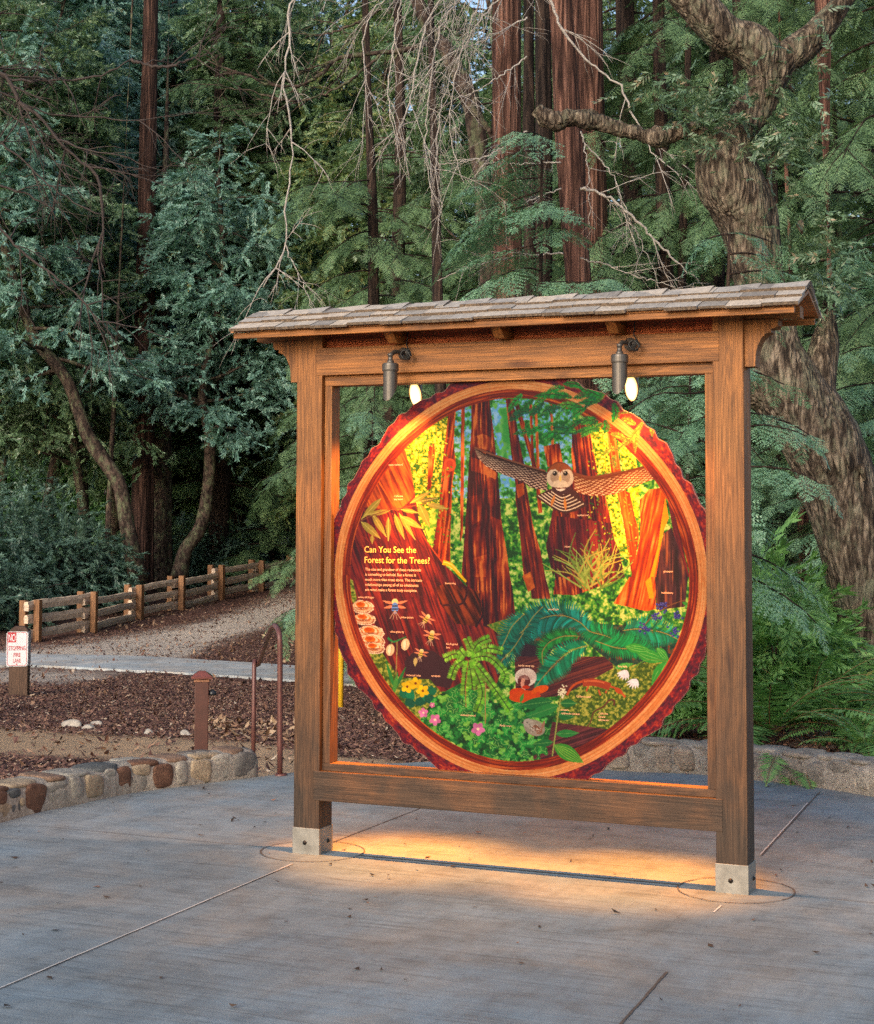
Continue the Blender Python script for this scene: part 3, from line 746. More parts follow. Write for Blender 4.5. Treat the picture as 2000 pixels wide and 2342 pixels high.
# ground of the picture
ART[:] = pal((FB[0]-.5)*2.6+.5, GRN)
fill(A_((700, 100), (1769, 100), (1769, 1100), (1000, 1100)), pal((FB[0]-.5)*2.4+.47, BLUG)[mask(A_((700, 100), (1769, 100), (1769, 1100), (1000, 1100)))[0]])
mottle(B_((0, 150), (500, 150), (500, 1000), (0, 700)), BLUG, 0, 1.5, -.06)
mottle(A_((560, 560), (1090, 300), (1080, 700), (1020, 1100), (980, 1600), (760, 1300), (700, 700)), YEL, 3, 2.6, -.04)
mottle(A_((900, 1250), (1010, 1100), (960, 1600), (850, 1420)), [(0, (60, 130, 40)), (.5, (130, 180, 60)), (1, (214, 214, 90))], 0, 1.6)
mottle(A_((1480, 240), (1620, 220), (1680, 700), (1700, 1000), (1560, 1000)), [(0, (60, 150, 70)), (.45, (110, 180, 90)), (.62, (96, 164, 220)), (1, (150, 196, 230))], 1, 1.9, .08)
for q in range(240):                                                 # leafy dabs
    x, y = pr.uniform(880, 1060), pr.uniform(930, 1180); a = pr.uniform(0, 3.14); L = pr.uniform(5, 10)
    lens((x, y), (x+L*math.cos(a), y+L*math.sin(a)), 3, [(60, 110, 40), (90, 140, 44), (214, 190, 60), (190, 150, 50)][pr.integers(4)])
# far trunks
streak(A_((1200, 280), (1232, 275), (1226, 900), (1215, 1420), (1190, 1500), (1196, 900)), RED, -.05, 1, bias=.12)
streak(A_((905, 640), (960, 600), (965, 700), (930, 1010), (895, 1030)), ORT, -.05, 1)
streak(B_((0, 290), (22, 300), (140, 620), (200, 860), (235, 1200), (200, 1210), (170, 860), (100, 640)), RED, .2, 2, bias=.08)
streak(A_((1660, 205), (1700, 210), (1769, 420), (1769, 520)), RED, .2, 0, bias=.1)
for x in (120, 165, 300): streak(B_((x, 250), (x+22, 250), (x+50, 900), (x+24, 900)), RED, .05, x, bias=.06)
streak(A_((1085, 320), (1152, 300), (1132, 600), (1152, 780), (1122, 950), (1112, 1200), (1102, 1480), (1104, 1690), (1010, 1690), (940, 1560), (1000, 1200), (1022, 900), (1040, 700), (1065, 520)), RED, -.12, 1)
ell(A_((1098, 800))[0], 14, 15, (176, 72, 50)); ell(A_((1096, 790))[0], 8, 9, (150, 52, 40))
streak(A_((1600, 205), (1668, 205), (1725, 600), (1790, 900))+B_((40, 760), (100, 1000), (150, 1300), (220, 1550), (270, 1800))+D_((290, 100), (306, 190), (140, 192), (120, 0))+B_((70, 1769), (38, 1400), (0, 1100))+A_((1690, 1000), (1650, 700)), DRED, .16, 2)
for yy0 in (1000, 1380): mottle(B_((60, yy0+380), (130, yy0+340), (170, yy0+480), (110, yy0+520)) if yy0 > 1000 else A_((1690, 980), (1760, 960), (1769, 1060), (1710, 1100)), [(0, (150, 60, 36)), (1, (214, 120, 62))], 1)
streak(B_((330, 1160), (400, 1180), (330, 1769), (265, 1500)), MAR, .1, 1)
streak(B_((245, 620), (385, 590), (416, 770), (280, 800)), RED, .08, 0, bias=.1)
# big centre trunk
T2 = A_((1290, 235), (1456, 220), (1492, 500), (1532, 900), (1562, 1300), (1612, 1600), (1640, 1808))+C_((1662, 100), (1690, 370), (1560, 500), (1400, 450), (1330, 200), (1240, 60))+A_((1200, 1808), (1240, 1300), (1268, 800), (1290, 500))
streak(T2, DRED, .02, 0, 1.2, -.06)
for q, bias in ((A_((1320, 540), (1400, 520), (1480, 560), (1500, 690), (1420, 660), (1330, 640)), .3), (A_((1290, 730), (1380, 760), (1450, 820), (1530, 880), (1510, 930), (1400, 880), (1290, 850)), .36), (A_((1290, 1080), (1400, 1060), (1370, 1300), (1300, 1340)), .22), (A_((1470, 1260), (1560, 1300), (1610, 1600), (1560, 1800), (1500, 1500)), .26), (A_((1310, 1640), (1440, 1600), (1420, 1808), (1300, 1808)), .2)):
    streak(q, DRED, .02, 0, .9, bias)
# right-hand trunks and lit gaps
streak(B_((500, 400), (642, 420), (682, 650), (722, 860), (790, 1060), (872, 1450), (905, 1520), (960, 1769))+D_((520, 160), (330, 150), (350, 0))+B_((345, 1760), (330, 1500), (345, 1200), (505, 860), (490, 700)), DRED, .12, 1, 1.1, .04)
streak(B_((360, 1230), (880, 1300), (905, 1520), (960, 1769), (345, 1769)), MAR, .1, 2, 1.2, -.1)
mottle(B_((645, 420), (790, 430), (845, 845), (722, 862), (682, 650)), YEL, 3, 2.2, .1)
mottle(B_((790, 1050), (892, 1040), (985, 1500), (1010, 1640), (920, 1560), (872, 1450)), YEL, 3, 2.4, .08)
streak(B_((800, 480), (885, 560), (920, 800), (955, 1000), (1030, 1050), (1085, 1400), (1030, 1769), (1012, 1700), (950, 1300), (900, 1050), (840, 850)), ORT, .14, 0, 1, -.12)
mottle(B_((890, 500), (1040, 640), (1070, 810), (940, 830)), YEL, 3, 2.2, .12)
mottle(B_((995, 985), (1115, 960), (1075, 1100), (1092, 1390), (1050, 1250)), YEL, 0, 1.6, .08)
streak(B_((790, 420), (1010, 590), (1160, 780), (1250, 880), (1310, 1000), (1360, 1060), (1460, 1450), (1540, 1769), (1640, 1769), (1560, 1300), (1400, 900), (1200, 640), (900, 330)), ORT, .55, 1, 1.1, -.08)
streak(B_((1330, 1050), (1370, 1100), (1460, 1450), (1530, 1769), (1500, 1769), (1390, 1400)), MAR, .3, 1)
for q in range(520):
    x, y = (pr.uniform(1345, 1470), pr.uniform(960, 1290)) if q % 2 else (pr.uniform(890, 1030), pr.uniform(960, 1260)); a = pr.uniform(0, 3.14); L = pr.uniform(3, 9)
    lens((x, y), (x+L*math.cos(a), y+L*math.sin(a)), 3, [(30, 86, 30), (54, 112, 34), (90, 140, 44), (196, 190, 70), (150, 120, 40)][pr.integers(5)])
goose = B_((1090, 1090), (1180, 1000), (1290, 980), (1345, 1040), (1310, 1100), (1290, 1400), (1240, 1769))+D_((1232, 280), (1150, 300), (860, 230), (930, 120), (1000, 0))+B_((1015, 1769), (1080, 1500), (1100, 1350))
streak(goose, ORT, -.22, 2, 1.15, -.02)
fill(B_((1315, 1060), (1345, 1250), (1302, 1360), (1260, 1560), (1215, 1769))+D_((1190, 0), (1215, 180), (1175, 190), (1140, 40))+B_((1180, 1769), (1250, 1500), (1285, 1250)), (226, 148, 44))
streak(B_((1300, 1390), (1370, 1330), (1430, 1500), (1510, 1769))+D_((1515, 0), (1490, 260), (1240, 290), (1225, 0))+B_((1235, 1769), (1265, 1560)), [(0, (32, 18, 28)), (.6, (66, 34, 46)), (.9, (110, 58, 48)), (1, (140, 80, 56))], 0, 1)
# big dark maroon root on the left, tinted rust towards its top
big = A_((100, 1400), (240, 1250), (420, 880), (540, 730), (690, 655), (742, 820), (782, 1040), (822, 1300), (905, 1500), (1045, 1690))+C_((1235, 70), (1370, 150), (1400, 440), (1520, 480), (1600, 580), (1600, 760), (1500, 1000), (700, 1050), (400, 700), (170, 400), (150, 0))
streak(big, MAR, .35, 0, 1.1, -.02)
streak(A_((420, 880), (540, 730), (690, 655), (742, 820), (782, 1040), (760, 1100), (640, 1210), (330, 1180)), [(0, (110, 40, 32)), (.5, (158, 68, 44)), (1, (212, 108, 58))], .45, 1, 1.2)
for a in (((520, 780), (640, 1200)), ((600, 720), (700, 900)), ((430, 900), (600, 1180)), ((560, 800), (630, 960))): stroke(A_(*a), 4, (214, 106, 56), w1=1.5)
for k in range(26):
    x = pr.uniform(250, 900); y = pr.uniform(1200, 1769); stroke(A_((x, y), (x+pr.uniform(60, 140), y+pr.uniform(130, 260))), 1.5, (134, 46, 42) if k % 2 else (60, 18, 34))
stroke(A_((790, 1320), (900, 1500), (1050, 1700)), 3, (166, 70, 48))
streak(C_((970, 90), (1080, 50), (1225, 90), (1350, 130), (1392, 300), (1335, 440), (1150, 420), (1010, 240)), [(0, (40, 14, 22)), (.5, (92, 34, 28)), (1, (140, 62, 40))], .5, 2, 1.3)
stroke(C_((1180, 60), (1250, 120), (1200, 240), (1040, 250)), 5, (52, 18, 30)); stroke(C_((1390, 200), (1395, 330), (1330, 450)), 5, (40, 14, 28))
# dark hollow, mossy banks
fill(C_((690, 760), (760, 680), (850, 640), (960, 670), (1090, 770), (1140, 900), (1100, 1000), (700, 930)), (52, 28, 40))
fill(D_((0, 560), (120, 480), (400, 520), (240, 760), (0, 740)), (42, 26, 42))
MOSS = [(0, (56, 86, 26)), (.4, (92, 118, 36)), (.7, (128, 142, 52)), (1, (164, 164, 76))]
mottle(C_((182, 0), (225, 30), (262, 190), (240, 240), (200, 200)), MOSS, 3, 2.0)
mottle(C_((370, 690), (490, 680), (640, 900), (920, 920), (1060, 1080), (1180, 1250), (1100, 1480), (800, 1280), (600, 1080), (450, 900)), MOSS, 3, 2.0, -.02)
mottle(D_((380, 1060), (600, 900), (860, 760), (1000, 700), (1400, 640), (1280, 900), (1150, 1060), (980, 1270), (780, 1380), (480, 1400), (350, 1250)), MOSS, 3, 2.1, -.08)
streak(D_((-10, 700), (840, 700), (860, 800), (420, 1040), (250, 1060), (0, 1040)), [(0, (48, 20, 34)), (.6, (90, 38, 44)), (1, (120, 62, 50))], -3, 0)
streak(D_((0, 1240), (380, 1280), (900, 1350), (760, 1480), (330, 1600), (-20, 1620)), [(0, (40, 18, 30)), (.6, (82, 34, 46)), (1, (112, 56, 60))], -3, 1)
mottle(C_((1430, 430), (1760, 330), (1769, 480), (1560, 530)), [(0, (60, 110, 40)), (.5, (110, 140, 50)), (1, (160, 120, 60))], 3)
mottle(D_((0, 560), (40, 420), (160, 320), (420, 300), (640, 400), (900, 420), (1240, 430), (1460, 560), (1400, 700), (900, 800), (600, 560), (300, 640)), [(0, (14, 40, 40)), (.5, (20, 66, 52)), (1, (120, 60, 40))], 0, 1.3, -.1)
# yellow-green lichen bush
for k in range(46):
    a = -math.pi/2+pr.uniform(-1.35, 1.35); L = pr.uniform(180, 430); p0 = (660+pr.uniform(-120, 120), 1769+pr.uniform(-60, 130)); w = pr.uniform(-.5, .5)
    p1 = (p0[0]+math.cos(a)*L*.5, p0[1]+math.sin(a)*L*.5); p2 = (p0[0]+math.cos(a+w)*L, p0[1]+math.sin(a+w)*L)
    c = [(122, 150, 62), (150, 172, 82), (96, 124, 54), (176, 160, 76)][k % 4]; stroke(B_(p0, p1, p2), 4.2, c, w1=1.4)
    stroke(B_(p1, (p1[0]+pr.uniform(-70, 70), p1[1]-pr.uniform(30, 90))), 2.2, c, w1=1)
# bay laurel leaves
for a, b, w in (((480, 1100), (300, 1290), 15), ((300, 1310), (475, 1462), 17), ((400, 1240), (530, 1450), 14), ((545, 1270), (545, 1482), 12), ((600, 1240), (690, 1468), 14), ((640, 1230), (788, 1474), 12), ((650, 1260), (856, 1374), 16), ((560, 1210), (330, 1250), 12), ((740, 1144), (925, 1038), 12), ((815, 1130), (988, 1098), 12), ((890, 1150), (1082, 1196), 13), ((820, 1150), (918, 1360), 20), ((660, 1200), (820, 1230), 10), ((400, 1430), (400, 1510), 9)):
    lens(A_(a)[0], A_(b)[0], w, [(150, 136, 62), (128, 120, 58), (166, 150, 72), (104, 100, 50)][int(a[0]) % 4], (190, 176, 96))
stroke(A_((245, 1325), (480, 1225), (700, 1180), (890, 1145)), 2, (120, 70, 50))
# turkey-tail shelves
for cx_, cy_, rx, ry in ((315, 270, 100, 62), (330, 380, 104, 52), (392, 500, 120, 66), (400, 580, 118, 64), (420, 640, 96, 52)):
    c = C_((cx_, cy_))[0]
    for f, col in ((1.0, (236, 214, 186)), (.9, (150, 92, 70)), (.84, (232, 200, 160)), (.66, (206, 120, 62)), (.56, (238, 208, 168)), (.42, (214, 112, 50)), (.26, (190, 80, 36))):
        ell((c[0]-(1-f)*8, c[1]-(1-f)*10), rx*.2544*f, ry*.2544*f, col, .08, 26, .07)
    for k in range(14):
        t = k/13*math.pi; stroke([c, (c[0]+rx*.25*math.cos(t), c[1]+ry*.25*math.sin(t))], .9, (150, 86, 62))
# slug
P = stroke(A_((1035, 1675), (1110, 1700), (1180, 1780), (1245, 1850)), 11, (228, 184, 46), w1=5); stroke(A_((1040, 1672), (1110, 1694), (1186, 1770)), 2.5, (250, 222, 110))
# insects
def bee(c, s, rot, col=(206, 186, 90)):
    ca, sa = math.cos(rot), math.sin(rot); q = lambda x, y: (c[0]+s*(x*ca-y*sa), c[1]+s*(x*sa+y*ca))
    for a, b in (((-1, -1), (-12, -4)), ((1, -1), (12, -4)), ((-1, 1), (-11, 3)), ((1, 1), (11, 3))): lens(q(*a), q(*b), 2.6*s, (206, 132, 104))
    ell(q(0, -3), 3*s, 3*s, (220, 206, 150), rot); ell(q(0, 3), 3.2*s, 5.5*s, col, rot)
    for k in (1, 4, 6.5): stroke([q(-2.8, k), q(2.8, k)], 1.1*s, (46, 34, 30))
    for a in ((-5, 13), (5, 13), (-2, 14), (2, 14)): stroke([q(0, 5), q(*a)], 1, (190, 160, 140))
bee(C_((605, 250))[0], 2.4, 0, (96, 140, 220)); bee(C_((890, 370))[0], 1.7, .6); bee(C_((935, 520))[0], 1.8, .25); bee(C_((840, 680))[0], 1.5, .3); lens(C_((790, 720))[0], C_((785, 805))[0], 9, (190, 172, 110))
# globe lily
stroke(C_((612, 1000), (618, 780), (625, 570)), 2.2, (150, 130, 76)); stroke(C_((540, 545), (590, 580), (650, 560), (705, 535)), 5, (40, 130, 70), w1=1.5)
for c, r in (((562, 655), 10), ((698, 605), 10)):
    p = C_(c)[0]; ell(p, r*.95, r*1.35, (222, 196, 156), .2); lens((p[0]-1, p[1]-10), (p[0]-2, p[1]+12), 8, (240, 226, 196)); stroke([(p[0]+3, p[1]-8), (p[0]+1, p[1]+11)], 1, (150, 120, 90))
stroke(C_((565, 610), (580, 575)), 1.5, (120, 130, 80)); lens(C_((600, 1000))[0], C_((520, 740))[0], 8, (44, 130, 60)); lens(C_((605, 1010))[0], C_((705, 800))[0], 8, (36, 112, 56))
lens(C_((590, 1060))[0], C_((630, 850))[0], 10, (70, 140, 60))
# yellow violets
for c in ((690, 1050), (745, 1060), (740, 1130), (830, 1120), (880, 1060), (920, 1100), (860, 1010), (930, 1020)): ell(C_(c)[0], 13, 10, [(16, 104, 74), (20, 124, 84), (12, 84, 64)][c[0] % 3], pr.uniform(0, 3), 18, .08)
def flower(c, r, col, cc, n=5, rot=0):
    for k in range(n):
        t = rot+k*2*math.pi/n; ell((c[0]+r*.55*math.cos(t), c[1]+r*.55*math.sin(t)), r*.52, r*.4, np.array(col)*pr.uniform(.85, 1.0), t)
    ell(c, r*.22, r*.22, cc)
for c in ((715, 985), (790, 955), (855, 1022)): flower(C_(c)[0], 14, (244, 206, 48), (120, 60, 20), rot=c[0])
# wood sorrel carpet
sor = C_((820, 1300), (960, 1080), (1200, 950), (1500, 1130), (1769, 1130))+D_((230, 1080), (340, 1180), (280, 1480), (120, 1600))+C_((1769, 1660), (1500, 1640), (1250, 1560), (1050, 1440))
mottle(sor, [(0, (10, 52, 26)), (.5, (18, 92, 40)), (1, (40, 130, 58))], 0, 1.6)
cnt = 0
while cnt < 230:
    x, y = pr.uniform(960, 1255), pr.uniform(1560, 1742)
    if not inpoly(np.array([[x, y]]), sor)[0] and not (x > 1170 and y > 1675 and x < 1256): continue
    cnt += 1; a0 = pr.uniform(0, 6.28); s = pr.uniform(5.5, 9); c = np.array([(26, 122, 50), (46, 150, 62), (72, 170, 76), (30, 104, 46), (110, 180, 70)][pr.integers(5)])
    for k in range(3):
        t = a0+k*2.094; p = (x+s*.6*math.cos(t), y+s*.6*math.sin(t)); ell(p, s*.62, s*.56, c*pr.uniform(.85, 1.1), t, 12); stroke([(x, y), (x+s*1.1*math.cos(t), y+s*1.1*math.sin(t))], .9, (140, 196, 110))
for c, s in (((860, 1220), 11), ((940, 1150), 6), ((965, 1282), 13), ((1352, 1365), 15)): flower(C_(c)[0], s, (232, 132, 190), (250, 226, 200), rot=.4+c[0])
# sword ferns
FT, FG = (16, 112, 92), (28, 140, 110)
frond(D_((960, 600), (800, 520), (660, 480), (560, 420)), 34, 36, 4.2, (22, 118, 70), 4.2, c2=(26, 140, 84))
frond(D_((650, 480), (560, 395), (430, 340), (290, 345), (140, 410), (-40, 560), (-150, 680)), 46, 42, 4.4, FT, 4.6, c2=(24, 138, 128))
frond(D_((-60, 600), (60, 480), (160, 340), (240, 260)), 30, 30, 4.2, (14, 92, 80), 4)
frond(D_((940, 470), (1100, 455), (1300, 490), (1440, 555)), 40, 40, 4.6, (22, 126, 86), 4.4, c2=(34, 150, 120))
frond(D_((640, 600), (480, 650), (350, 760), (240, 880), (175, 965)), 34, 40, 4.8, (18, 118, 84), 5.4, c2=(30, 148, 110))
frond(D_((560, 520), (420, 520), (300, 570), (235, 660), (240, 770)), 24, 16, 3.6, (34, 130, 60), 3.6)
frond(D_((700, 560), (880, 620), (1060, 640), (1250, 700)), 26, 44, 4.6, (26, 134, 74), 4.4)
frond(C_((1769, 330), (1660, 440), (1600, 560), (1560, 640)), 30, 30, 4.2, FT, 4); frond(C_((1760, 500), (1660, 650), (1560, 760), (1530, 860)), 24, 26, 4, (14, 98, 84), 3.8)
# five-finger fern
for path in (((1270, 725), (1285, 640), (1248, 550)), ((1275, 725), (1350, 600), (1455, 548)), ((1275, 725), (1420, 640), (1570, 665)), ((1290, 730), (1450, 720), (1590, 860), (1575, 945)), ((1280, 740), (1370, 830), (1500, 1000), (1640, 1200)), ((1275, 750), (1350, 900), (1390, 1050), (1340, 1210)), ((1255, 750), (1240, 900), (1225, 1060)), ((1235, 740), (1150, 800), (1108, 910)), ((1232, 728), (1150, 690), (1050, 730)), ((1240, 722), (1190, 660), (1180, 650)), ((1260, 745), (1290, 880), (1300, 1000))):
    frond(C_(*path), 11, 11, 3.6, (104, 172, 52), 4.2, (46, 52, 30), .1, False, (134, 190, 70))
stroke(C_((1265, 740), (1240, 1000), (1245, 1170)), 1.6, (150, 96, 60)); stroke(C_((1420, 950), (1415, 1320)), 2, (170, 130, 80))
# scarlet waxy caps
c = D_((88, 880))[0]; ell(c, 25, 21, (226, 206, 192)); ell((c[0]-4, c[1]+9), 15, 14, (96, 36, 40))
for k in range(17):
    t = math.pi*(1.0+k/16*1.05); stroke([(c[0]-3, c[1]+6), (c[0]+24*math.cos(t), c[1]+20*math.sin(t))], .8, (170, 120, 112))
stroke(D_((70, 890), (60, 940), (75, 1010)), 8, (222, 150, 128)); ell(D_((20, 1020))[0], 20, 12, (214, 70, 36)); ell(D_((80, 1050))[0], 36, 14, (218, 78, 40), -.05); ell(D_((215, 990))[0], 20, 9, (222, 92, 44), -.3); ell(D_((90, 968))[0], 9, 4, (196, 60, 40)); stroke(D_((200, 1010), (190, 1070)), 8, (206, 74, 46)); lens(D_((40, 1100))[0], D_((70, 1020))[0], 8, (70, 140, 60))
# newt, slender salamander
P = stroke(D_((450, 1040), (500, 960), (600, 915), (720, 930), (830, 960), (900, 990), (965, 1055)), 5, (178, 80, 46)); stroke(D_((590, 930), (680, 925), (770, 945), (830, 965)), 17, (150, 62, 42)); stroke(D_((600, 918), (690, 912), (780, 930)), 4, (190, 100, 66)); ell(D_((905, 1000))[0], 10, 6, (176, 78, 46), .6)
for a, b in (((640, 960), (620, 1005)), ((730, 990), (745, 1040)), ((800, 1000), (790, 1020)), ((930, 1010), (960, 1060))): stroke(D_(a, b), 4, (190, 92, 56))
stroke(D_((865, 1130), (865, 1085), (820, 1085), (770, 1140), (690, 1185), (660, 1270), (620, 1320), (540, 1320)), 4.8, (92, 48, 38), 50, 2)
# fairy bells and broad leaves
for a, b, w in (((1345, 735), (1195, 990), 36), ((1345, 720), (1270, 980), 30), ((1060, 660), (1320, 740), 30), ((960, 610), (1200, 650), 22), ((1240, 620), (1345, 740), 20), ((870, 800), (1040, 760), 14)):
    lens(D_(a)[0], D_(b)[0], w, (52, 150, 60)); 
    for k in (-.25, 0, .25): lens(D_(a)[0], D_(b)[0], 1.2, (120, 196, 100), bend=w*k)
stroke(D_((1340, 740), (1150, 730), (1020, 810)), 2, (90, 150, 60))
for c in ((955, 850), (1040, 925)):
    p = D_(c)[0]
    for k in range(6):
        t = 1.0+k*.42; lens((p[0]+6, p[1]-8), (p[0]+18*math.cos(t), p[1]+16*math.sin(t)), 6, (226, 230, 246))
# huckleberry
for k in range(40):
    x, y = pr.uniform(1150, 1490), pr.uniform(180, 460); a = pr.uniform(0, 6.28)
    if y < 200+(1490-x)*.55: continue
    lens(D_((x, y))[0], (D_((x, y))[0][0]+13*math.cos(a), D_((x, y))[0][1]+13*math.sin(a)), 7, [(52, 140, 56), (84, 164, 70), (30, 110, 52)][k % 3])
stroke(D_((1490, 200), (1330, 260), (1180, 370), (1110, 450)), 1.8, (120, 80, 50))
for k in range(75):
    bx, by = [(1130, 440), (1240, 350), (1420, 330), (1410, 470), (1300, 260)][k % 5]; p = D_((bx+pr.normal(0, 26), by+pr.normal(0, 24)))[0]
    ell(p, 3, 3, (44, 48, 132), 0, 10); ell((p[0]-.8, p[1]-.8), 1, 1, (120, 130, 200), 0, 6)
# wren
c = D_((165, 1325))[0]; ell(c, 25, 18, (150, 138, 124), .35); ell((c[0]-14, c[1]-11), 12, 10, (168, 158, 146)); ell((c[0]+6, c[1]+4), 13, 9, (140, 92, 70), .5); lens((c[0]+16, c[1]+4), (c[0]+24, c[1]-18), 7, (150, 110, 92)); ell((c[0]-17, c[1]-12), 1.6, 1.6, (20, 16, 16)); lens((c[0]-24, c[1]-12), (c[0]-32, c[1]-10), 3, (60, 46, 40))
for k in range(26): stroke([(c[0]+pr.uniform(-14, 16), c[1]+pr.uniform(-8, 14)), (c[0]+pr.uniform(-14, 16), c[1]+pr.uniform(-8, 14))], .8, (206, 196, 184) if k % 2 else (96, 80, 70))
stroke([(c[0]-2, c[1]+16), (c[0]-8, c[1]+23)], 1.2, (150, 90, 80))
# rattlesnake plantain spike and big leaves
for a, b, w in (((330, 1090), (20, 1130), 26), ((380, 1130), (90, 1230), 26), ((360, 1200), (520, 1230), 24), ((350, 1380), (560, 1370), 18), ((330, 1450), (150, 1470), 18), ((390, 1110), (540, 1110), 20)): lens(D_(a)[0], D_(b)[0], w, [(26, 104, 52), (20, 88, 46), (40, 124, 60)][a[0] % 3], (86, 150, 80))
stroke(D_((395, 1060), (360, 1300), (322, 1575)), 3, (150, 160, 84))
for k in range(34): p = D_((412+pr.normal(0, 14), 1010+pr.normal(0, 26)))[0]; ell(p, 2, 2, (226, 222, 190), 0, 8)
# owl
def wing(top, bot, nf, slant, base, light):
    top = np.array(top); bot = np.array(bot); poly = np.r_[top, bot[::-1]]; sl, m = mask(poly); x, y = SX[sl], SY[sl]
    ty = np.interp(x, top[:, 0], top[:, 1]); by = np.interp(x, bot[:, 0], bot[:, 1]); f = np.clip((y-ty)/np.maximum(by-ty, 1), 0, 1)
    s = (x-top[0, 0])/(top[-1, 0]-top[0, 0])+slant*(f-.5); q = s*nf; k = np.floor(q); fr = q-k
    ph = (k % 2)*.5; bar = ((f*6.5+ph+.3*np.abs(fr-.5)+(FB[3][sl]-.5)*.35) % 1.0)
    t = np.clip((bar-.5)*9, 0, 1)*np.clip((f-.10)*9, 0, 1)*np.clip((fr-.06)*12, 0, 1)
    t = t*(.75+.5*(FB[0][sl]-.5)); c = lerp(base, light, np.clip(t, 0, 1)); c = c*(.75+.35*f+.2*np.clip(f-.85, 0, 1))[..., None]; put(sl, m, np.clip(c, 0, 255).astype(np.float32))
wing(A_((1318, 640), (1400, 690), (1560, 740), (1769, 800))+B_((60, 770), (270, 840)), A_((1340, 720), (1420, 810), (1560, 880), (1769, 955))+B_((120, 980), (280, 1010)), 26, .10, (56, 26, 28), (236, 204, 176))
wing(B_((510, 850), (640, 890), (790, 875), (930, 840), (1130, 790), (1340, 700)), B_((520, 1020), (660, 1055), (860, 1045), (1060, 960), (1240, 900), (1360, 850)), 28, -.10, (124, 56, 34), (250, 212, 164))
for a, b in (((1180, 790), (1380, 690)), ((1200, 810), (1390, 750)), ((1220, 840), (1370, 800)), ((1230, 870), (1360, 850))): lens(B_(a)[0], B_(b)[0], 4, (120, 60, 38))
stroke(A_((1318, 640), (1480, 705), (1769, 800))+B_((260, 835)), 4, (120, 72, 56)); stroke(B_((510, 855), (640, 888), (790, 872), (930, 838)), 5, (110, 58, 40))
tail = B_((290, 1000), (170, 1060), (330, 1172), (430, 1212), (525, 1190), (628, 1142), (530, 1010), (400, 960)); fill(tail, (70, 36, 34))
for k in range(1, 8):
    f = k/8; q = [(np.array(B_((395, 985))[0])*(1-f)+np.array(p)*f) for p in B_((170, 1060), (330, 1172), (430, 1212), (525, 1190), (628, 1142))]; stroke(q, 2.2, (230, 206, 178))
for a, b in (((345, 1040), (310, 1150)), ((430, 1060), (440, 1185))): lens(B_(a)[0], B_(b)[0], 7, (206, 130, 66), skew=.6)
ell(B_((400, 990))[0], 22, 14, (66, 36, 40)); ell(B_((395, 985))[0], 11, 7, (232, 214, 196))
ell(B_((392, 875))[0], 31, 31, (112, 54, 34), 0, 26, .04); ell(B_((392, 838))[0], 26, 18, (138, 72, 42), 0, 22, .05)
for sx in (-1, 1): ell(B_((392+sx*52, 900))[0], 17, 21, (196, 180, 160), sx*.25, 22, .05); ell(B_((392+sx*50, 892))[0], 10, 12, (160, 138, 118)); ell(B_((392+sx*47, 856))[0], 5.4, 5.6, (18, 12, 14)); ell((B_((392+sx*47, 852))[0][0]-1.5, B_((392, 850))[0][1]), 1.2, 1.2, (230, 220, 210), 0, 8)
ell(B_((392, 950))[0], 17, 9, (206, 190, 166)); lens(B_((392, 865))[0], B_((392, 930))[0], 6, (226, 190, 110), skew=.6); stroke(B_((392, 800), (370, 850)), 2, (110, 60, 40)); stroke(B_((392, 800), (414, 850)), 2, (110, 60, 40))
# ---- rings
inr = (RAD > .838) & (RAD <= PR+.2)
ang_u = (TH*PR*520).astype(int); rad_v = (RAD*900).astype(int)
SR = STK[1]
cr = (SR[(ang_u % 2400), (rad_v % 2400)]-.5)*1.7+.5                  # streaks that run around the ring
ART[inr] = pal(cr-.05, [(0, (92, 24, 26)), (.4, (140, 44, 32)), (.7, (176, 70, 42)), (1, (206, 104, 58))])[inr]
thin = (np.abs(RAD-.862) < .0035) | (np.abs(RAD-.846) < .002); ART[thin] = (104, 30, 30)
orr = (RAD > .880) & (RAD <= PR); ART[orr] = pal(cr*.7+FB[0]*.3, [(0, (204, 120, 70)), (.5, (222, 148, 92)), (1, (238, 176, 122))])[orr]
ln = (np.abs(RAD-.893) < .0015) | (np.abs(RAD-.907) < .0015); ART[ln] = (206, 116, 64)
brk = RAD > PR
bn = STK[2][(((RAD-.9)*2600).astype(int)*3) % 2400, ((TH*330+900).astype(int)) % 2400]*.5+FB[1]*.5
ART[brk] = pal((bn-.5)*2.0+.5, [(0, (50, 14, 40)), (.35, (94, 24, 46)), (.6, (130, 34, 46)), (.85, (176, 62, 52)), (1, (204, 90, 60))])[brk]
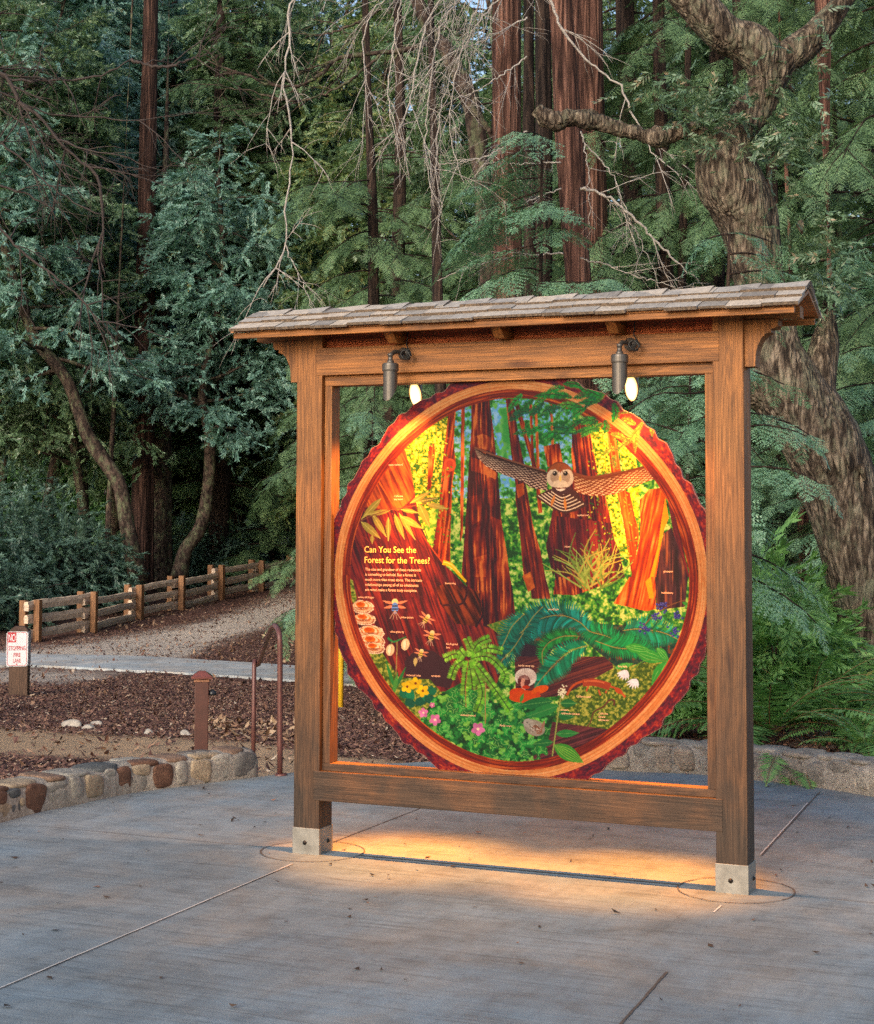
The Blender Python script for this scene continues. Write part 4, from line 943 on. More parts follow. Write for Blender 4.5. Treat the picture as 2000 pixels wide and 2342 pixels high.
# redwood sprays overlapping the upper right of the ring
for k in range(44):
    x, y = pr.uniform(30, 820), pr.uniform(90, 520)
    if y > 560-abs(x-420)*.25: continue
    a = math.pi+pr.uniform(-.75, .35); L = pr.uniform(110, 230); c = [(24, 112, 52), (36, 140, 60), (20, 92, 62), (70, 150, 60)][k % 4]
    frond(B_((x, y), (x+math.cos(a)*L*.5, y+math.sin(a)*L*.5+8), (x+math.cos(a)*L, y+math.sin(a)*L+40)), 10, 10, 2.8, c, 2.4, (40, 60, 40), .5)
for p in (((500, 190), (330, 160), (160, 180)), ((600, 110), (520, 70), (420, 70)), ((760, 190), (640, 130), (560, 110)), ((860, 230), (880, 330), (850, 410)), ((780, 380), (800, 440), (780, 500))): frond(B_(*p), 12, 12, 2.8, (30, 126, 52), 2.6, (40, 60, 40), .5)
for p in (((1140, 380), (1060, 300), (920, 330)), ((1120, 400), (1060, 520), (1050, 680)), ((1160, 400), (1200, 450), (1200, 530)), ((1100, 440), (1000, 560), (880, 660)), ((1060, 430), (960, 380), (930, 380)), ((980, 560), (900, 520), (830, 510)), ((900, 650), (830, 640), (780, 690)), ((870, 690), (860, 760), (880, 810))): frond(B_(*p), 9, 9, 3.2, (116, 148, 56), 2.4, (96, 84, 40), .5)
lens(D_((335, 1475))[0], D_((600, 1635))[0], 34, (60, 140, 50))
for k in (-.3, -.15, 0, .15, .3): lens(D_((335, 1475))[0], D_((600, 1635))[0], 1.3, (140, 186, 80), bend=34*k)
ART[(np.abs(SX-1121) < .8) & (RAD < PR)] *= .6; ART[(np.abs(SX-1121) < .8) & (RAD < PR)] += np.array((110, 90, 70))*.5
ART *= (1+(FB[3][..., None]-.5)*.22)
# ---- outline of the cut panel
HX = TI-TT-.0015; Z_LO, Z_HI = .4408, 2.2868
def outline(th):
    th = np.asarray(th); w = .050+.007*np.sin(9*th+.6)+.005*np.sin(17*th+2.0)+.004*np.sin(31*th)+.004*np.sin(57*th+1)+.003*np.sin(83*th)
    w = w-.022*np.exp(-((np.abs(th)-np.pi)/.3)**2)
    return PR+.0125*np.cos(4*th)+w
RADo = RAD+TH4
keep = (RADo < outline(TH)-.0005) & (np.abs(PXW) < HX) & (PZW > Z_LO) & (PZW < Z_HI)
idx = -np.ones((CH, CW), int); st = 1
kv = keep; idx[kv] = np.arange(kv.sum())
Vp = np.stack([PXW[kv], np.full(kv.sum(), PY), PZW[kv]], -1)
q = kv[:-1, :-1] & kv[1:, :-1] & kv[:-1, 1:] & kv[1:, 1:]
Fq = np.stack([idx[:-1, :-1][q], idx[1:, :-1][q], idx[1:, 1:][q], idx[:-1, 1:][q]], -1)
me = mesh_np("artwork", Vp, Fq)
ca = me.color_attributes.new("paint", 'BYTE_COLOR', 'POINT')
rgba = np.ones((len(Vp), 4), np.float32); rgba[:, :3] = np.clip(ART[kv]/255, 0, 1); ca.data.foreach_set("color_srgb", rgba.ravel())
def mk_art():
    n = NT("painted_panel"); c = n.attr("paint", "Color"); hs = n.node("ShaderNodeHueSaturation"); hs.inputs["Saturation"].default_value = 1.04; hs.inputs["Value"].default_value = .36
    n.lk(c, hs.inputs["Color"]); n.col(hs.outputs[0]); n.set(.6, 0, .12); return n.m
g = GB(); ths = np.linspace(-np.pi, np.pi, 720, endpoint=False); rr = outline(ths)
poly = [(float(np.clip(r*math.cos(t), -HX, HX)), float(np.clip(PCZ+r*math.sin(t), Z_LO, Z_HI))) for r, t in zip(rr, ths)]
g.prism(poly, 1, PY+.0008, .012)
panel = g.build("sign_panel", plain("panel_core", lin(120, 70, 60), .6, 0, .2, 8), kiosk)
art = link("artwork", me, mk_art(), panel)

# ---- lettering
def text(body, u, v, px_h, mat, name, align='LEFT', bold=0.0, lead=1.0, xs_=1.0, y=PY-.0012):
    cu = bpy.data.curves.new(name, 'FONT'); cu.body = body; cu.size = 1; cu.align_x = align; cu.space_line = lead; cu.offset = bold; cu.resolution_u = 3
    o = bpy.data.objects.new(name, cu); COL.objects.link(o)
    bpy.context.view_layer.update(); dg = bpy.context.evaluated_depsgraph_get(); me = bpy.data.meshes.new_from_object(o.evaluated_get(dg)); bpy.data.objects.remove(o)
    p = at_y(u, v, y); s = px_h/F_PX*((p-CAM)@FW)/.72
    n = len(me.vertices); co = np.empty(n*3, np.float32); me.vertices.foreach_get("co", co); co = co.reshape(-1, 3)
    W = np.stack([p[0]+co[:, 0]*s*xs_, np.full(n, y), p[2]+co[:, 1]*s], -1).astype(np.float32); me.vertices.foreach_set("co", W.ravel()); me.update()
    return me
def join(name, mes, mat, parent):
    V = []; Fs = []
    for m in mes:
        b = len(V); V += [v.co[:] for v in m.vertices]; Fs += [[b+i for i in p.vertices] for p in m.polygons]
    me = bpy.data.meshes.new(name); me.from_pydata(V, [], Fs); me.update(); return link(name, me, mat, parent)
TY = plain("title_yellow_paint", lin(206, 150, 56), .45, 0, .03); TC = plain("caption_cream_paint", lin(190, 140, 104), .45, 0, .03)
z5 = lambda x, y: (780+x*300/1769, 1220+y*300/1769)
join("title_lettering", [text("Can You See the", *z5(314, 255), 14.6, TY, "t", bold=.008, xs_=.94), text("Forest for the Trees?", *z5(314, 396), 14.6, TY, "t", bold=.008, xs_=.94)], TY, panel)
LS = ["The size and grandeur of these redwoods", "is something to behold. But a forest is", "much more than trees alone. The intricate", "relationships among all of its inhabitants", "are what make a forest truly complete."]
join("body_lettering", [text(t, *z5(328, 500+k*68.5), 6.4, TC, "t", bold=.004, xs_=.93) for k, t in enumerate(LS)], TC, panel)
cap = []
for t, (u, v) in (("turkey tail fungus", C_((272, 187))[0]), ("yellow jackets", C_((655, 368))[0]), ("white globe lily", C_((562, 498))[0]), ("redwood violet", C_((708, 888))[0]), ("centipede", C_((932, 894))[0]), ("banana slug", C_((1055, 62))[0]), ("five-fingered", C_((1065, 608))[0]), ("fern", C_((1065, 640))[0]), ("redwood sorrel", C_((1195, 1246))[0]), ("coast redwood", A_((548, 806))[0]), ("California", A_((596, 1088))[0]), ("bay laurel", A_((596, 1116))[0]), ("spotted owl", B_((540, 1232))[0]), ("lichen", B_((430, 1508))[0]), ("goosepen", B_((1300, 1726))[0]), ("huckleberry", D_((1282, 144))[0]), ("sword fern", D_((285, 290))[0]), ("scarlet waxy cap", D_((22, 784))[0]), ("fairy bells", D_((900, 792))[0]), ("California newt", D_((532, 1056))[0]), ("western", D_((398, 1174))[0]), ("rattlesnake plantain", D_((398, 1204))[0]), ("California", D_((728, 1206))[0]), ("slender", D_((728, 1234))[0]), ("salamander", D_((728, 1262))[0]), ("Pacific wren", D_((-140, 1312))[0])):
    cap.append(text(t, u, v, 4.6, TC, "t", bold=.004, xs_=.9))
[join("caption_lettering", [c], TC, panel) for c in cap]
# ================================================================ SMALL BUILT THINGS
# ---------------------------------------------------------------- stone edging walls
def mk_stone(name, stops, speck=.5):
    n = NT(name); a = n.attr("tint"); co = n.coords()
    c = n.ramp(a, stops)
    b = n.noise(co, 16, 6, .7); s = n.noise(co, 120, 3, .7); v = n.noise(n.coords((8, 8, 30), rot=(.4, .3, 0)), 1, 5, .65)
    c = n.mix(.8, c, n.ramp(b, [(.3, (.5, .47, .45)), (.55, (1, 1, 1)), (.72, (1.35, 1.3, 1.22))]), 'MULTIPLY')
    c = n.mix(speck, c, n.ramp(s, [(.36, (.3, .3, .3)), (.5, (1, 1, 1)), (.66, (1.5, 1.45, 1.4))]), 'MULTIPLY')
    c = n.mix(.4, c, n.ramp(v, [(.35, (.55, .5, .48)), (.6, (1.15, 1.1, 1.05))]), 'MULTIPLY')
    n.col(c); n.set(.85, 0, .3); n.bump(n.math('ADD', b, n.math('MULTIPLY', s, .4)), .8, .012); return n.m
MORTAR = None
def mk_mortar():
    n = NT("mortar"); co = n.coords(); a = n.noise(co, 60, 5, .75); b = n.noise(co, 5, 5, .6)
    c = n.ramp(a, [(.3, lin(104, 98, 90)), (.6, lin(156, 150, 140)), (.8, lin(188, 182, 172))])
    c = n.mix(.6, c, n.ramp(b, [(.3, (.6, .58, .55)), (.7, (1.15, 1.13, 1.1))]), 'MULTIPLY'); n.col(c); n.set(.95, 0, .2); n.bump(a, .8, .01); return n.m
MORTAR = mk_mortar()
ST_L = mk_stone("river_stone_mixed", [(0, lin(72, 76, 78)), (.14, lin(88, 92, 92)), (.16, lin(112, 92, 78)), (.26, lin(122, 100, 84)), (.28, lin(128, 126, 118)), (.62, lin(150, 146, 136)), (.64, lin(140, 126, 106)), (.86, lin(154, 140, 118)), (.88, lin(96, 70, 56)), (1, lin(104, 78, 62))])
ST_R = mk_stone("grey_granite_stone", [(0, lin(116, 114, 108)), (.4, lin(142, 138, 130)), (.7, lin(158, 154, 144)), (1, lin(136, 124, 110))], .7)
def stone_wall(name, path, H, T, stmat, seed, label):
    r = random.Random(seed); nr = np.random.default_rng(seed)
    P = np.array([p[:2] for p in path]); d = np.gradient(P, axis=0); d /= np.linalg.norm(d, axis=1)[:, None]
    N = np.stack([-d[:, 1], d[:, 0]], 1)                              # away from the plaza
    s = np.r_[0, np.cumsum(np.linalg.norm(np.diff(P, axis=0), axis=1))]
    def fr(t):
        p = np.array([np.interp(t, s, P[:, k]) for k in range(2)]); tt = np.array([np.interp(t, s, d[:, k]) for k in range(2)]); tt /= np.linalg.norm(tt)
        return p, tt, np.array([-tt[1], tt[0]])
    g = GB(); V = []; sec = [(.012, -.12), (.004, .03), (.010, H*.6), (.022, H-.03), (.06, H-.008), (T*.5, H), (T-.05, H-.008), (T-.01, H-.04), (T, -.3)]
    ns = max(8, int(s[-1]/.035))
    for i in range(ns+1):
        p, t, nn = fr(s[-1]*i/ns)
        for a, z in sec: V.append((*(p+nn*(a+nr.normal(0, .004))), z+nr.normal(0, .004)))
    k = len(sec); Fs = [[i*k+j, (i+1)*k+j, (i+1)*k+j+1, i*k+j+1] for i in range(ns) for j in range(k-1)]
    Fs += [list(range(k)), [ns*k+j for j in range(k)][::-1]]; mV = V; mF = Fs
    SV = []; SF = []; tint = []
    bm = bmesh.new(); bmesh.ops.create_icosphere(bm, subdivisions=3, radius=1); base = np.array([v.co[:] for v in bm.verts]); bf = np.array([[v.index for v in f.verts] for f in bm.faces]); bm.free()
    def stone(t, a, z, w, dp, h, e=.55, rot=None):
        p, tt, nn = fr(t); B = np.sign(base)*np.abs(base)**e; B = B/np.maximum(1, np.linalg.norm(B, axis=1, keepdims=True)**.45)
        ph = nr.uniform(0, 6, 6); k = 1+.09*np.sin(2.3*base[:, 0]+ph[0])+.08*np.sin(2.9*base[:, 1]+ph[1])+.08*np.sin(2.6*base[:, 2]+ph[2]+base[:, 0]*1.5)+nr.normal(0, .006, len(base))
        B = B*k[:, None]; a0 = r.uniform(-.35, .35) if rot is None else rot; ca, sa = math.cos(a0), math.sin(a0)
        x = B[:, 0]*w/2; y = B[:, 1]*dp/2; zz = B[:, 2]*h/2; x, zz = x*ca-zz*sa*.8, x*sa*.6+zz*ca
        W = np.stack([p[0]+tt[0]*x+nn[0]*(y+a), p[1]+tt[1]*x+nn[1]*(y+a), z+zz], 1)
        SF.extend((bf+len(SV)*1 if False else bf+sum_len[0]).tolist()); sum_len[0] += len(W); SV.append(W); tint.extend([r.random()]*len(bf))
    sum_len = [0]; t = .0
    while t < s[-1]-.05:                                              # face stones
        w = r.uniform(.11, .21); 
        if t+w > s[-1]: w = s[-1]-t
        c = t+w/2
        if r.random() < .5: stone(c, .026, H*.47, w*.98, .06, H*.92, .42)
        else:
            f = r.uniform(.4, .6); stone(c+r.uniform(-.01, .01), .030, H*f*.5+.008, w*r.uniform(.88, .99), .056, H*f*.94, .42); stone(c, .036, H*f+H*(1-f)*.42, w*r.uniform(.88, .99), .06, H*(1-f)*.94, .42)
        if r.random() < .5: stone(t, .024, H*r.uniform(.2, .5), .05, .04, .05)
        t += w
    t = .02
    while t < s[-1]-.06:                                              # cap stones
        w = r.uniform(.15, .28); w = min(w, s[-1]-t)
        if r.random() < .75: stone(t+w/2, T*.5, H-.012, w*.94, T*.86, .044, .42, r.uniform(-.06, .06))
        else:
            stone(t+w/2, T*.3, H-.012, w*.8, T*.42, .042, .45, 0); stone(t+w/2, T*.74, H-.014, w*.85, T*.40, .04, .45, 0)
        t += w
    nV = len(mV); V = np.concatenate([np.array(mV)]+SV)
    me = bpy.data.meshes.new(name); me.from_pydata(V.tolist(), [], mF+[[i+nV for i in f] for f in SF])
    me.polygons.foreach_set("material_index", np.array([0]*len(mF)+[1]*len(SF), np.int32)); me.polygons.foreach_set("use_smooth", np.ones(len(mF)+len(SF), bool)); me.update()
    face_attr(me, "tint", [0]*len(mF)+tint)
    tag(link(name, me, [MORTAR, stmat]), label, "wall")
def wall_path(a, b, n=60): return [np.append(p[:2], 0) for p in smooth_path([at_z(np.interp(x, [q[0] for q in EDGE_PX], range(len(EDGE_PX))) and x, np.interp(x, [q[0] for q in EDGE_PX], [q[1] for q in EDGE_PX]), 0) for x in np.linspace(a, b, 14)], n)]
stone_wall("stone_wall", wall_path(-700, 592), .170, .30, ST_L, 4, "low curved wall of rust, tan and slate stones on the left, ending by the handrail")
stone_wall("stone_wall", wall_path(1215, 2700), .19, .30, ST_R, 9, "low curved wall of plain grey granite stones in front of the ferns")

# ---------------------------------------------------------------- handrail
RUST = plain("brown_pipe_paint", lin(92, 56, 50), .45, .15, .2, 12)
hr = tag(empty("handrail", at_z(643, 1773, 0)), "brown bent steel pipe handrail at the end of the left stone wall", "handrail")
def rel(root, P): return [tuple(np.asarray(p)-np.array(root.location)) for p in P]
f0 = at_z(641, 1773, 0); D0 = XD(f0)[1]; f1 = at_d(641, 1480, D0); f2 = at_d(640, 1455, D0); f3 = at_d(636, 1440, D0+.06); f4 = at_d(628, 1431, D0+.22); f5 = at_d(619, 1441, D0+.5)
m1 = at_d(606, 1478, D0+1.5); m2 = at_d(596, 1507, D0+2.35); m3 = at_d(592, 1519, D0+2.55); m4 = at_d(588, 1521, D0+2.6); m5 = at_d(585, 1514, D0+2.6)
b1 = at_d(583, 1512, D0+2.52); b2 = at_d(582, 1520, D0+2.5); X, D = XD(b2); b3 = np.array([*at_d(580, 1700, D0+2.5)[:2], gz(X, D)-.05])
g = GB(); g.tube(rel(hr, [f0-[0, 0, .03]]+[f0+(f1-f0)*k/4 for k in range(1, 4)]+list(smooth_path([f1, f2, f3, f4, f5], 16))+[m1]), .0178, 14); g.build("front_leg", RUST, hr)
g = GB(); g.tube(rel(hr, list(smooth_path([m1, m2, m3, m4, m5, b1], 22))), .0178, 14); g.build("rail", RUST, hr)
g = GB(); g.tube(rel(hr, [b1, b2, (b2+b3)/2, b3]), .0178, 14); g.build("back_leg", RUST, hr)
g = GB(); g.lathe([(.0, .012), (.034, .012), (.04, .004), (.04, -.01)], 20); g.build("base_flange", RUST, hr)

# ---------------------------------------------------------------- brown bollard with a hooded path light
bp0 = at_d(460, 1760, 11.35); X, D = XD(bp0); bz = gz(X, D)
bo = tag(empty("path_light_bollard", (bp0[0], bp0[1], bz), -YAW+.142-.02), "brown square bollard with pyramid cap and small hooded lamp behind the left wall", "bollard")
topz = at_d(460, 1551, 11.35)[2]-bz; hw = .046
BRN = plain("bollard_brown_paint", lin(74, 42, 34), .5, .1, .25, 9)
g = GB(); g.box((-hw, -hw, -.1), (hw, hw, topz), .004); g.build("shaft", BRN, bo)
g = GB(); g.box((-hw-.006, -hw-.006, topz-.022), (hw+.006, hw+.006, topz-.002), .003); g.build("collar", plain("collar_tan", lin(140, 96, 70), .6), bo)
CAPM = plain("cap_red_lacquer", lin(104, 58, 50), .25, .0, .3, 30)
bm = bmesh.new(); w = hw+.027
vs = [bm.verts.new(p) for p in ((-w, -w, topz), (w, -w, topz), (w, w, topz), (-w, w, topz), (-w, -w, topz+.012), (w, -w, topz+.012), (w, w, topz+.012), (-w, w, topz+.012), (-.022, -.022, topz+.05), (.022, -.022, topz+.05), (.022, .022, topz+.05), (-.022, .022, topz+.05))]
for f in ((3, 2, 1, 0), (0, 1, 5, 4), (1, 2, 6, 5), (2, 3, 7, 6), (3, 0, 4, 7), (4, 5, 9, 8), (5, 6, 10, 9), (6, 7, 11, 10), (7, 4, 8, 11), (8, 9, 10, 11)): bm.faces.new([vs[i] for i in f])
bmesh.ops.bevel(bm, geom=list(bm.edges), offset=.003, segments=2, affect='EDGES')
g = GB(); g.bm(bm); g.build("cap", CAPM, bo)
lz = at_d(485, 1590, 11.35)[2]-bz
g = GB(); prof = [(.0, .040), (.012, .038), (.022, .030), (.028, .016), (.029, 0), (.026, 0), (.024, .014), (.0, .026)]
g.lathe(prof, 20, Matrix.Translation((hw+.026, -.01, lz))); g.box((hw-.002, -.018, lz+.004), (hw+.012, -.002, lz+.030), .002)
hood = g.build("lamp_hood", plain("hood_black", (.02, .022, .026), .35, .3), bo)
g = GB(); g.lathe([(.0, .020), (.012, .020), (.016, .012), (.012, .002), (0, 0)], 16, Matrix.Translation((hw+.026, -.01, lz+.002))); g.build("lamp_glass", LENS, hood)
ld = bpy.data.lights.new("path_lamp", 'SPOT'); ld.energy = .9; ld.color = (1, .55, .2); ld.spot_size = math.radians(140); ld.spot_blend = .8; ld.shadow_soft_size = .01
lo = bpy.data.objects.new("path_lamp", ld); COL.objects.link(lo); lo.location = bo.matrix_basis @ Vector((hw+.026, -.01, lz-.004))

# ---------------------------------------------------------------- no stopping sign on a thick post
sp = at_ground(44, 1592); X, D = XD(sp); sc_ = F_PX/D
ns_ = tag(empty("sign_post", sp, -YAW-math.atan2(44-PCX, F_PX)-.13), "squat wooden post with a peaked top carrying a white and red fire lane notice", "sign post")
hw = 41/sc_/2*1.02; ht = (1592-1440)/sc_
WPOST = wood("dark_post_timber", 2, lin(118, 84, 62), lin(92, 70, 56), -5, -3, .8)
g = GB(); bm = bmesh.new()
vs = [bm.verts.new((x*hw, y*hw, z)) for z in (-.15, ht-.02) for x, y in ((-1, -1), (1, -1), (1, 1), (-1, 1))]+[bm.verts.new((x*hw*.55, y*hw*.55, ht+.035)) for x, y in ((-1, -1), (1, -1), (1, 1), (-1, 1))]
for o in (0, 4):
    for k in range(4): bm.faces.new([vs[o+k], vs[o+(k+1) % 4], vs[o+4+(k+1) % 4], vs[o+4+k]])
bm.faces.new(vs[8:12]); bm.faces.new(vs[0:4][::-1]); bmesh.ops.bevel(bm, geom=list(bm.edges), offset=.006, segments=2, affect='EDGES'); g.bm(bm); g.build("post", WPOST, ns_)
sw, sh = 47/sc_, 78/sc_; cx = -.020; cz = ht-.075-sh/2+.045
def rrect(w, h, r, n=6):
    out = []
    for sx, sy, a0 in ((1, 1, 0), (-1, 1, 90), (-1, -1, 180), (1, -1, 270)):
        for k in range(n+1):
            t = math.radians(a0+90*k/n); out.append((sx*(w/2-r)+r*math.cos(t), sy*(h/2-r)+r*math.sin(t)))
    return out
WHT = plain("sign_white_enamel", lin(206, 206, 208), .4, 0, .06, 12); REDP = plain("sign_red_paint", lin(178, 34, 44), .45, 0, .1, 30)
g = GB(); g.prism([(x+cx, z+cz) for x, z in rrect(sw, sh, .035)], 1, -hw-.008, -hw-.003); plate = g.build("notice", WHT, ns_)
g = GB(); ou = rrect(sw-.02, sh-.02, .03); inn = rrect(sw-.032, sh-.032, .025); n = len(ou); yf = -hw-.0092
g.add([(x+cx, yf, z+cz) for x, z in ou]+[(x+cx, yf, z+cz) for x, z in inn], [[i, (i+1) % n, n+(i+1) % n, n+i] for i in range(n)]); g.build("border", REDP, plate)
def flat_text(body, x, z, h, w=None):
    cu = bpy.data.curves.new("t", 'FONT'); cu.body = body; cu.size = 1; cu.align_x = 'CENTER'; cu.offset = .012
    o = bpy.data.objects.new("t", cu); COL.objects.link(o); bpy.context.view_layer.update()
    me = bpy.data.meshes.new_from_object(o.evaluated_get(bpy.context.evaluated_depsgraph_get())); bpy.data.objects.remove(o)
    n = len(me.vertices); co = np.empty(n*3, np.float32); me.vertices.foreach_get("co", co); co = co.reshape(-1, 3); s = h/.72
    xs_ = s if w is None else w/(co[:, 0].max()-co[:, 0].min())
    return [(x+a*xs_, yf-.001, z+b*s) for a, b in co[:, :2]], [list(p.vertices) for p in me.polygons]
z = lambda v: cz+sh/2-(v-945)/345*sh; xx_ = lambda u: cx+((u-177)/205)*sw
g = GB(); g.add([(xx_(84), yf, z(1052)), (xx_(168), yf, z(1052)), (xx_(168), yf, z(950)), (xx_(84), yf, z(950))], [[0, 1, 2, 3]]); g.build("red_block", REDP, plate)
g = GB(); g.add(*flat_text("NO", xx_(126), z(1040), sh*.215, sw*.33)); g.build("no_lettering", WHT, plate)
g = GB()
for t, v, hgt, ww in (("STOPPING", 1130, .155, .80), ("FIRE", 1196, .15, .33), ("LANE", 1254, .15, .36)): g = GB(); g.add(*flat_text(t, xx_(178), z(v), sh*hgt*.8, sw*ww)); g.build("lettering", REDP, plate)
g = GB()
g.add([(xx_(166), yf, z(1262)), (xx_(186), yf, z(1262)), (xx_(176), yf, z(1280))], [[0, 2, 1]]); g.build("arrow_mark", REDP, plate)
g = GB(); sw2 = .30; g.prism([(x-.04, z_+cz+.005) for x, z_ in rrect(sw2, sh, .035)], 0, hw+.003, hw+.008); g.build("side_notice", plain("sign_back_grey", lin(170, 174, 180), .45, .3), ns_)

# ---------------------------------------------------------------- yellow marker post, utility box, small trail sign
yp = at_ground(780, 1621); X, D = XD(yp)
y_ = tag(empty("marker_post", yp), "slim yellow marker post standing in the mulch behind the panel", "post")
g = GB(); g.lathe([(.033, -.1), (.033, .88), (.030, .90), (.018, .915), (0, .918)], 18); g.build("shaft", plain("yellow_post_paint", lin(222, 172, 36), .5, 0, .12), y_)
g = GB(); g.lathe([(.05, -.02), (.05, .012), (.035, .02)], 18); g.build("foot", plain("post_foot_grey", lin(120, 116, 110), .8), y_)

# ---------------------------------------------------------------- split rail fence
def mk_rail(name, axis, seed):
    return wood(name, axis, lin(150, 104, 74), lin(150, 118, 96), -9, -7, .45)
FPOST = wood("fence_post_cedar", 2, lin(152, 106, 68), lin(136, 100, 72), -9, -7, .3, .6); FRAIL = wood("fence_rail_cedar", 0, lin(236, 200, 172), lin(232, 208, 188), -9, -7, .4, .6)
fps = [(86, 1372, 1469), (215, 1353, 1446), (320, 1339, 1418), (416, 1318, 1396), (507, 1294, 1373), (599, 1282, 1353), (684, 1270, 1336), (765, 1258, 1321)]
pts = [at_ground(u, b) for u, t, b in fps]
fence = tag(empty("split_rail_fence", pts[0]), "weathered cedar split rail fence with paired posts along the gravel drive", "fence")
O = np.array(fence.location); fr_ = random.Random(3)
fdir = (pts[-1]-pts[0]); fdir[2] = 0; fdir /= np.linalg.norm(fdir); fn = np.array([-fdir[1], fdir[0], 0])
if fn@HF < 0: fn = -fn
hts = [(b-t)/F_PX*XD(p)[1] for (u, t, b), p in zip(fps, pts)]
for p, h in zip(pts, hts):
    for off, dh in ((np.zeros(3), 0), (fn*.26-fdir*.10, -.0)):
        q = p+off-O; s = fr_.uniform(.062, .074); g = GB(); a = math.atan2(fdir[1], fdir[0])
        zb = ground_z(*[np.array([v]) for v in XD(p+off)])[0]-O[2]
        Mx = Matrix.Translation((q[0], q[1], 0)) @ Matrix.Rotation(a+fr_.uniform(-.1, .1), 4, 'Z')
        g.box((-s, -s, zb-.2), (s, s, q[2]+h+dh+fr_.uniform(-.02, .02)), .012, 0, Mx); g.build("post", FPOST, fence)
for k in range(len(pts)-1):
    for j, f in enumerate((.84, .52, .20)):
        sh_ = (.0 if k % 2 == 0 else -.10); a = pts[k]-fdir*.24+fn*.13; b = pts[k+1]+fdir*.20+fn*.13
        ha, hb = hts[k], hts[k+1]; a = a+[0, 0, ha*f+sh_*ha+fr_.uniform(-.015, .015)]; b = b+[0, 0, hb*f+sh_*hb+fr_.uniform(-.015, .015)]
        n = 14; cl = [a+(b-a)*i/n+np.array([0, 0, 1])*(.010*math.sin(i*.5+k*2+j)) for i in range(n+1)]
        V = []; w = fr_.uniform(.042, .055); hh = fr_.uniform(.068, .088)
        for i, c in enumerate(cl):
            for y, z_ in ((-1, -1), (-1.1, .2), (-.6, 1), (.6, 1.05), (1.05, .3), (.9, -1)):
                V.append(c-O+fn*y*w*fr_.uniform(.9, 1.1)+np.array([0, 0, z_*hh*fr_.uniform(.9, 1.1)]))
        Fs = [[6*i+q, 6*i+(q+1) % 6, 6*i+6+(q+1) % 6, 6*i+6+q] for i in range(n) for q in range(6)]+[[0, 1, 2, 3, 4, 5][::-1], [6*n+q for q in range(6)]]
        g = GB(); g.add(V, Fs); g.build("rail", FRAIL, fence)
ub = at_d(550, 1352, 47.5); X, D = XD(ub); u_ = tag(empty("utility_box", (ub[0], ub[1], gz(X, D)), -YAW+.3), "low blue grey utility box half hidden behind the far fence rails", "box")
UBM = plain("utility_blue_grey", lin(96, 106, 120), .6, .1, .15, 8)
g = GB(); g.box((-.16, -.14, -.2), (.16, .14, .40), .01); g.build("cabinet", UBM, u_); g = GB(); g.box((-.18, -.16, .401), (.18, .16, .44), .008); g.build("lid", UBM, u_)
ts = at_d(646, 1330, 50); X, D = XD(ts); t_ = tag(empty("trail_sign", (ts[0], ts[1], gz(X, D)), -YAW), "grey slanted trail sign on a post beyond the fence beside the left kiosk post", "sign")
g = GB(); g.box((-.05, -.04, -.2), (.05, .04, 1.02), .008); g.build("post", UBM, t_); g = GB(); g.box((-.17, -.02, -.13), (.17, .02, .13), .006, 0, Matrix.Translation((.02, -.03, 1.12)) @ Matrix.Rotation(-.6, 4, 'X')); g.build("panel", UBM, t_)
# ================================================================ FOREST
FR = np.random.default_rng(77)
NG = np.random.default_rng(5).random((32, 32, 32)).astype(np.float32)
def n3(P):
    P = np.asarray(P, float); i = np.floor(P).astype(int); f = P-i; f = f*f*(3-2*f); r = 0
    for a in (0, 1):
        for b in (0, 1):
            for c in (0, 1):
                w = (f[..., 0] if a else 1-f[..., 0])*(f[..., 1] if b else 1-f[..., 1])*(f[..., 2] if c else 1-f[..., 2])
                r = r+w*NG[(i[..., 0]+a) % 32, (i[..., 1]+b) % 32, (i[..., 2]+c) % 32]
    return r
def mk_leaf(name, stops, rough=.42, spec=.5, trans=.22):
    n = NT(name); c = n.ramp(n.attr("tint"), stops); n.col(c); n.set(rough, 0, spec)
    tr = n.node("ShaderNodeBsdfTranslucent"); mx = n.node("ShaderNodeMixShader"); mx.inputs[0].default_value = trans
    br = n.mix(1.0, c, (1.5, 1.6, .9), 'MULTIPLY'); n.lk(br, tr.inputs[0]); n.lk(n.b.outputs[0], mx.inputs[1]); n.lk(tr.outputs[0], mx.inputs[2]); n.lk(mx.outputs[0], n.out.inputs[0]); return n.m
BAY = mk_leaf("bay_leaf", [(0, (.058, .130, .106)), (.5, (.128, .255, .208)), (.86, (.225, .375, .32)), (.95, (.12, .15, .05)), (1, (.24, .17, .06))])
BAYY = mk_leaf("yellowing_leaf", [(0, (.06, .115, .05)), (.5, (.12, .20, .085)), (.8, (.21, .25, .09)), (1, (.26, .18, .06))])
FIR = mk_leaf("fir_needles", [(0, (.056, .108, .050)), (.5, (.112, .20, .092)), (.9, (.19, .30, .135)), (1, (.13, .11, .05))], .5, .4, .15)
FIRB = mk_leaf("blue_green_needles", [(0, (.045, .09, .065)), (.5, (.085, .165, .115)), (.93, (.14, .23, .15)), (1, (.15, .12, .06))], .45, .45, .15)
FERN = mk_leaf("fern_frond", [(0, (.065, .15, .045)), (.5, (.13, .28, .08)), (.9, (.21, .38, .12)), (1, (.22, .13, .05))], .5, .4, .25)
SHRUB = mk_leaf("shrub_leaf", [(0, (.038, .08, .062)), (.5, (.078, .146, .112)), (.95, (.14, .23, .17)), (1, (.11, .14, .06))])
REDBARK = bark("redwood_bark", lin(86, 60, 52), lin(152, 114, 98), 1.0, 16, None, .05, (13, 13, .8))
REDDARK = bark("dark_redwood_bark", lin(56, 40, 36), lin(104, 78, 68), 1.0, 16, None, .05, (13, 13, .8))  # darker bark colour for the tall redwood behind the left fence
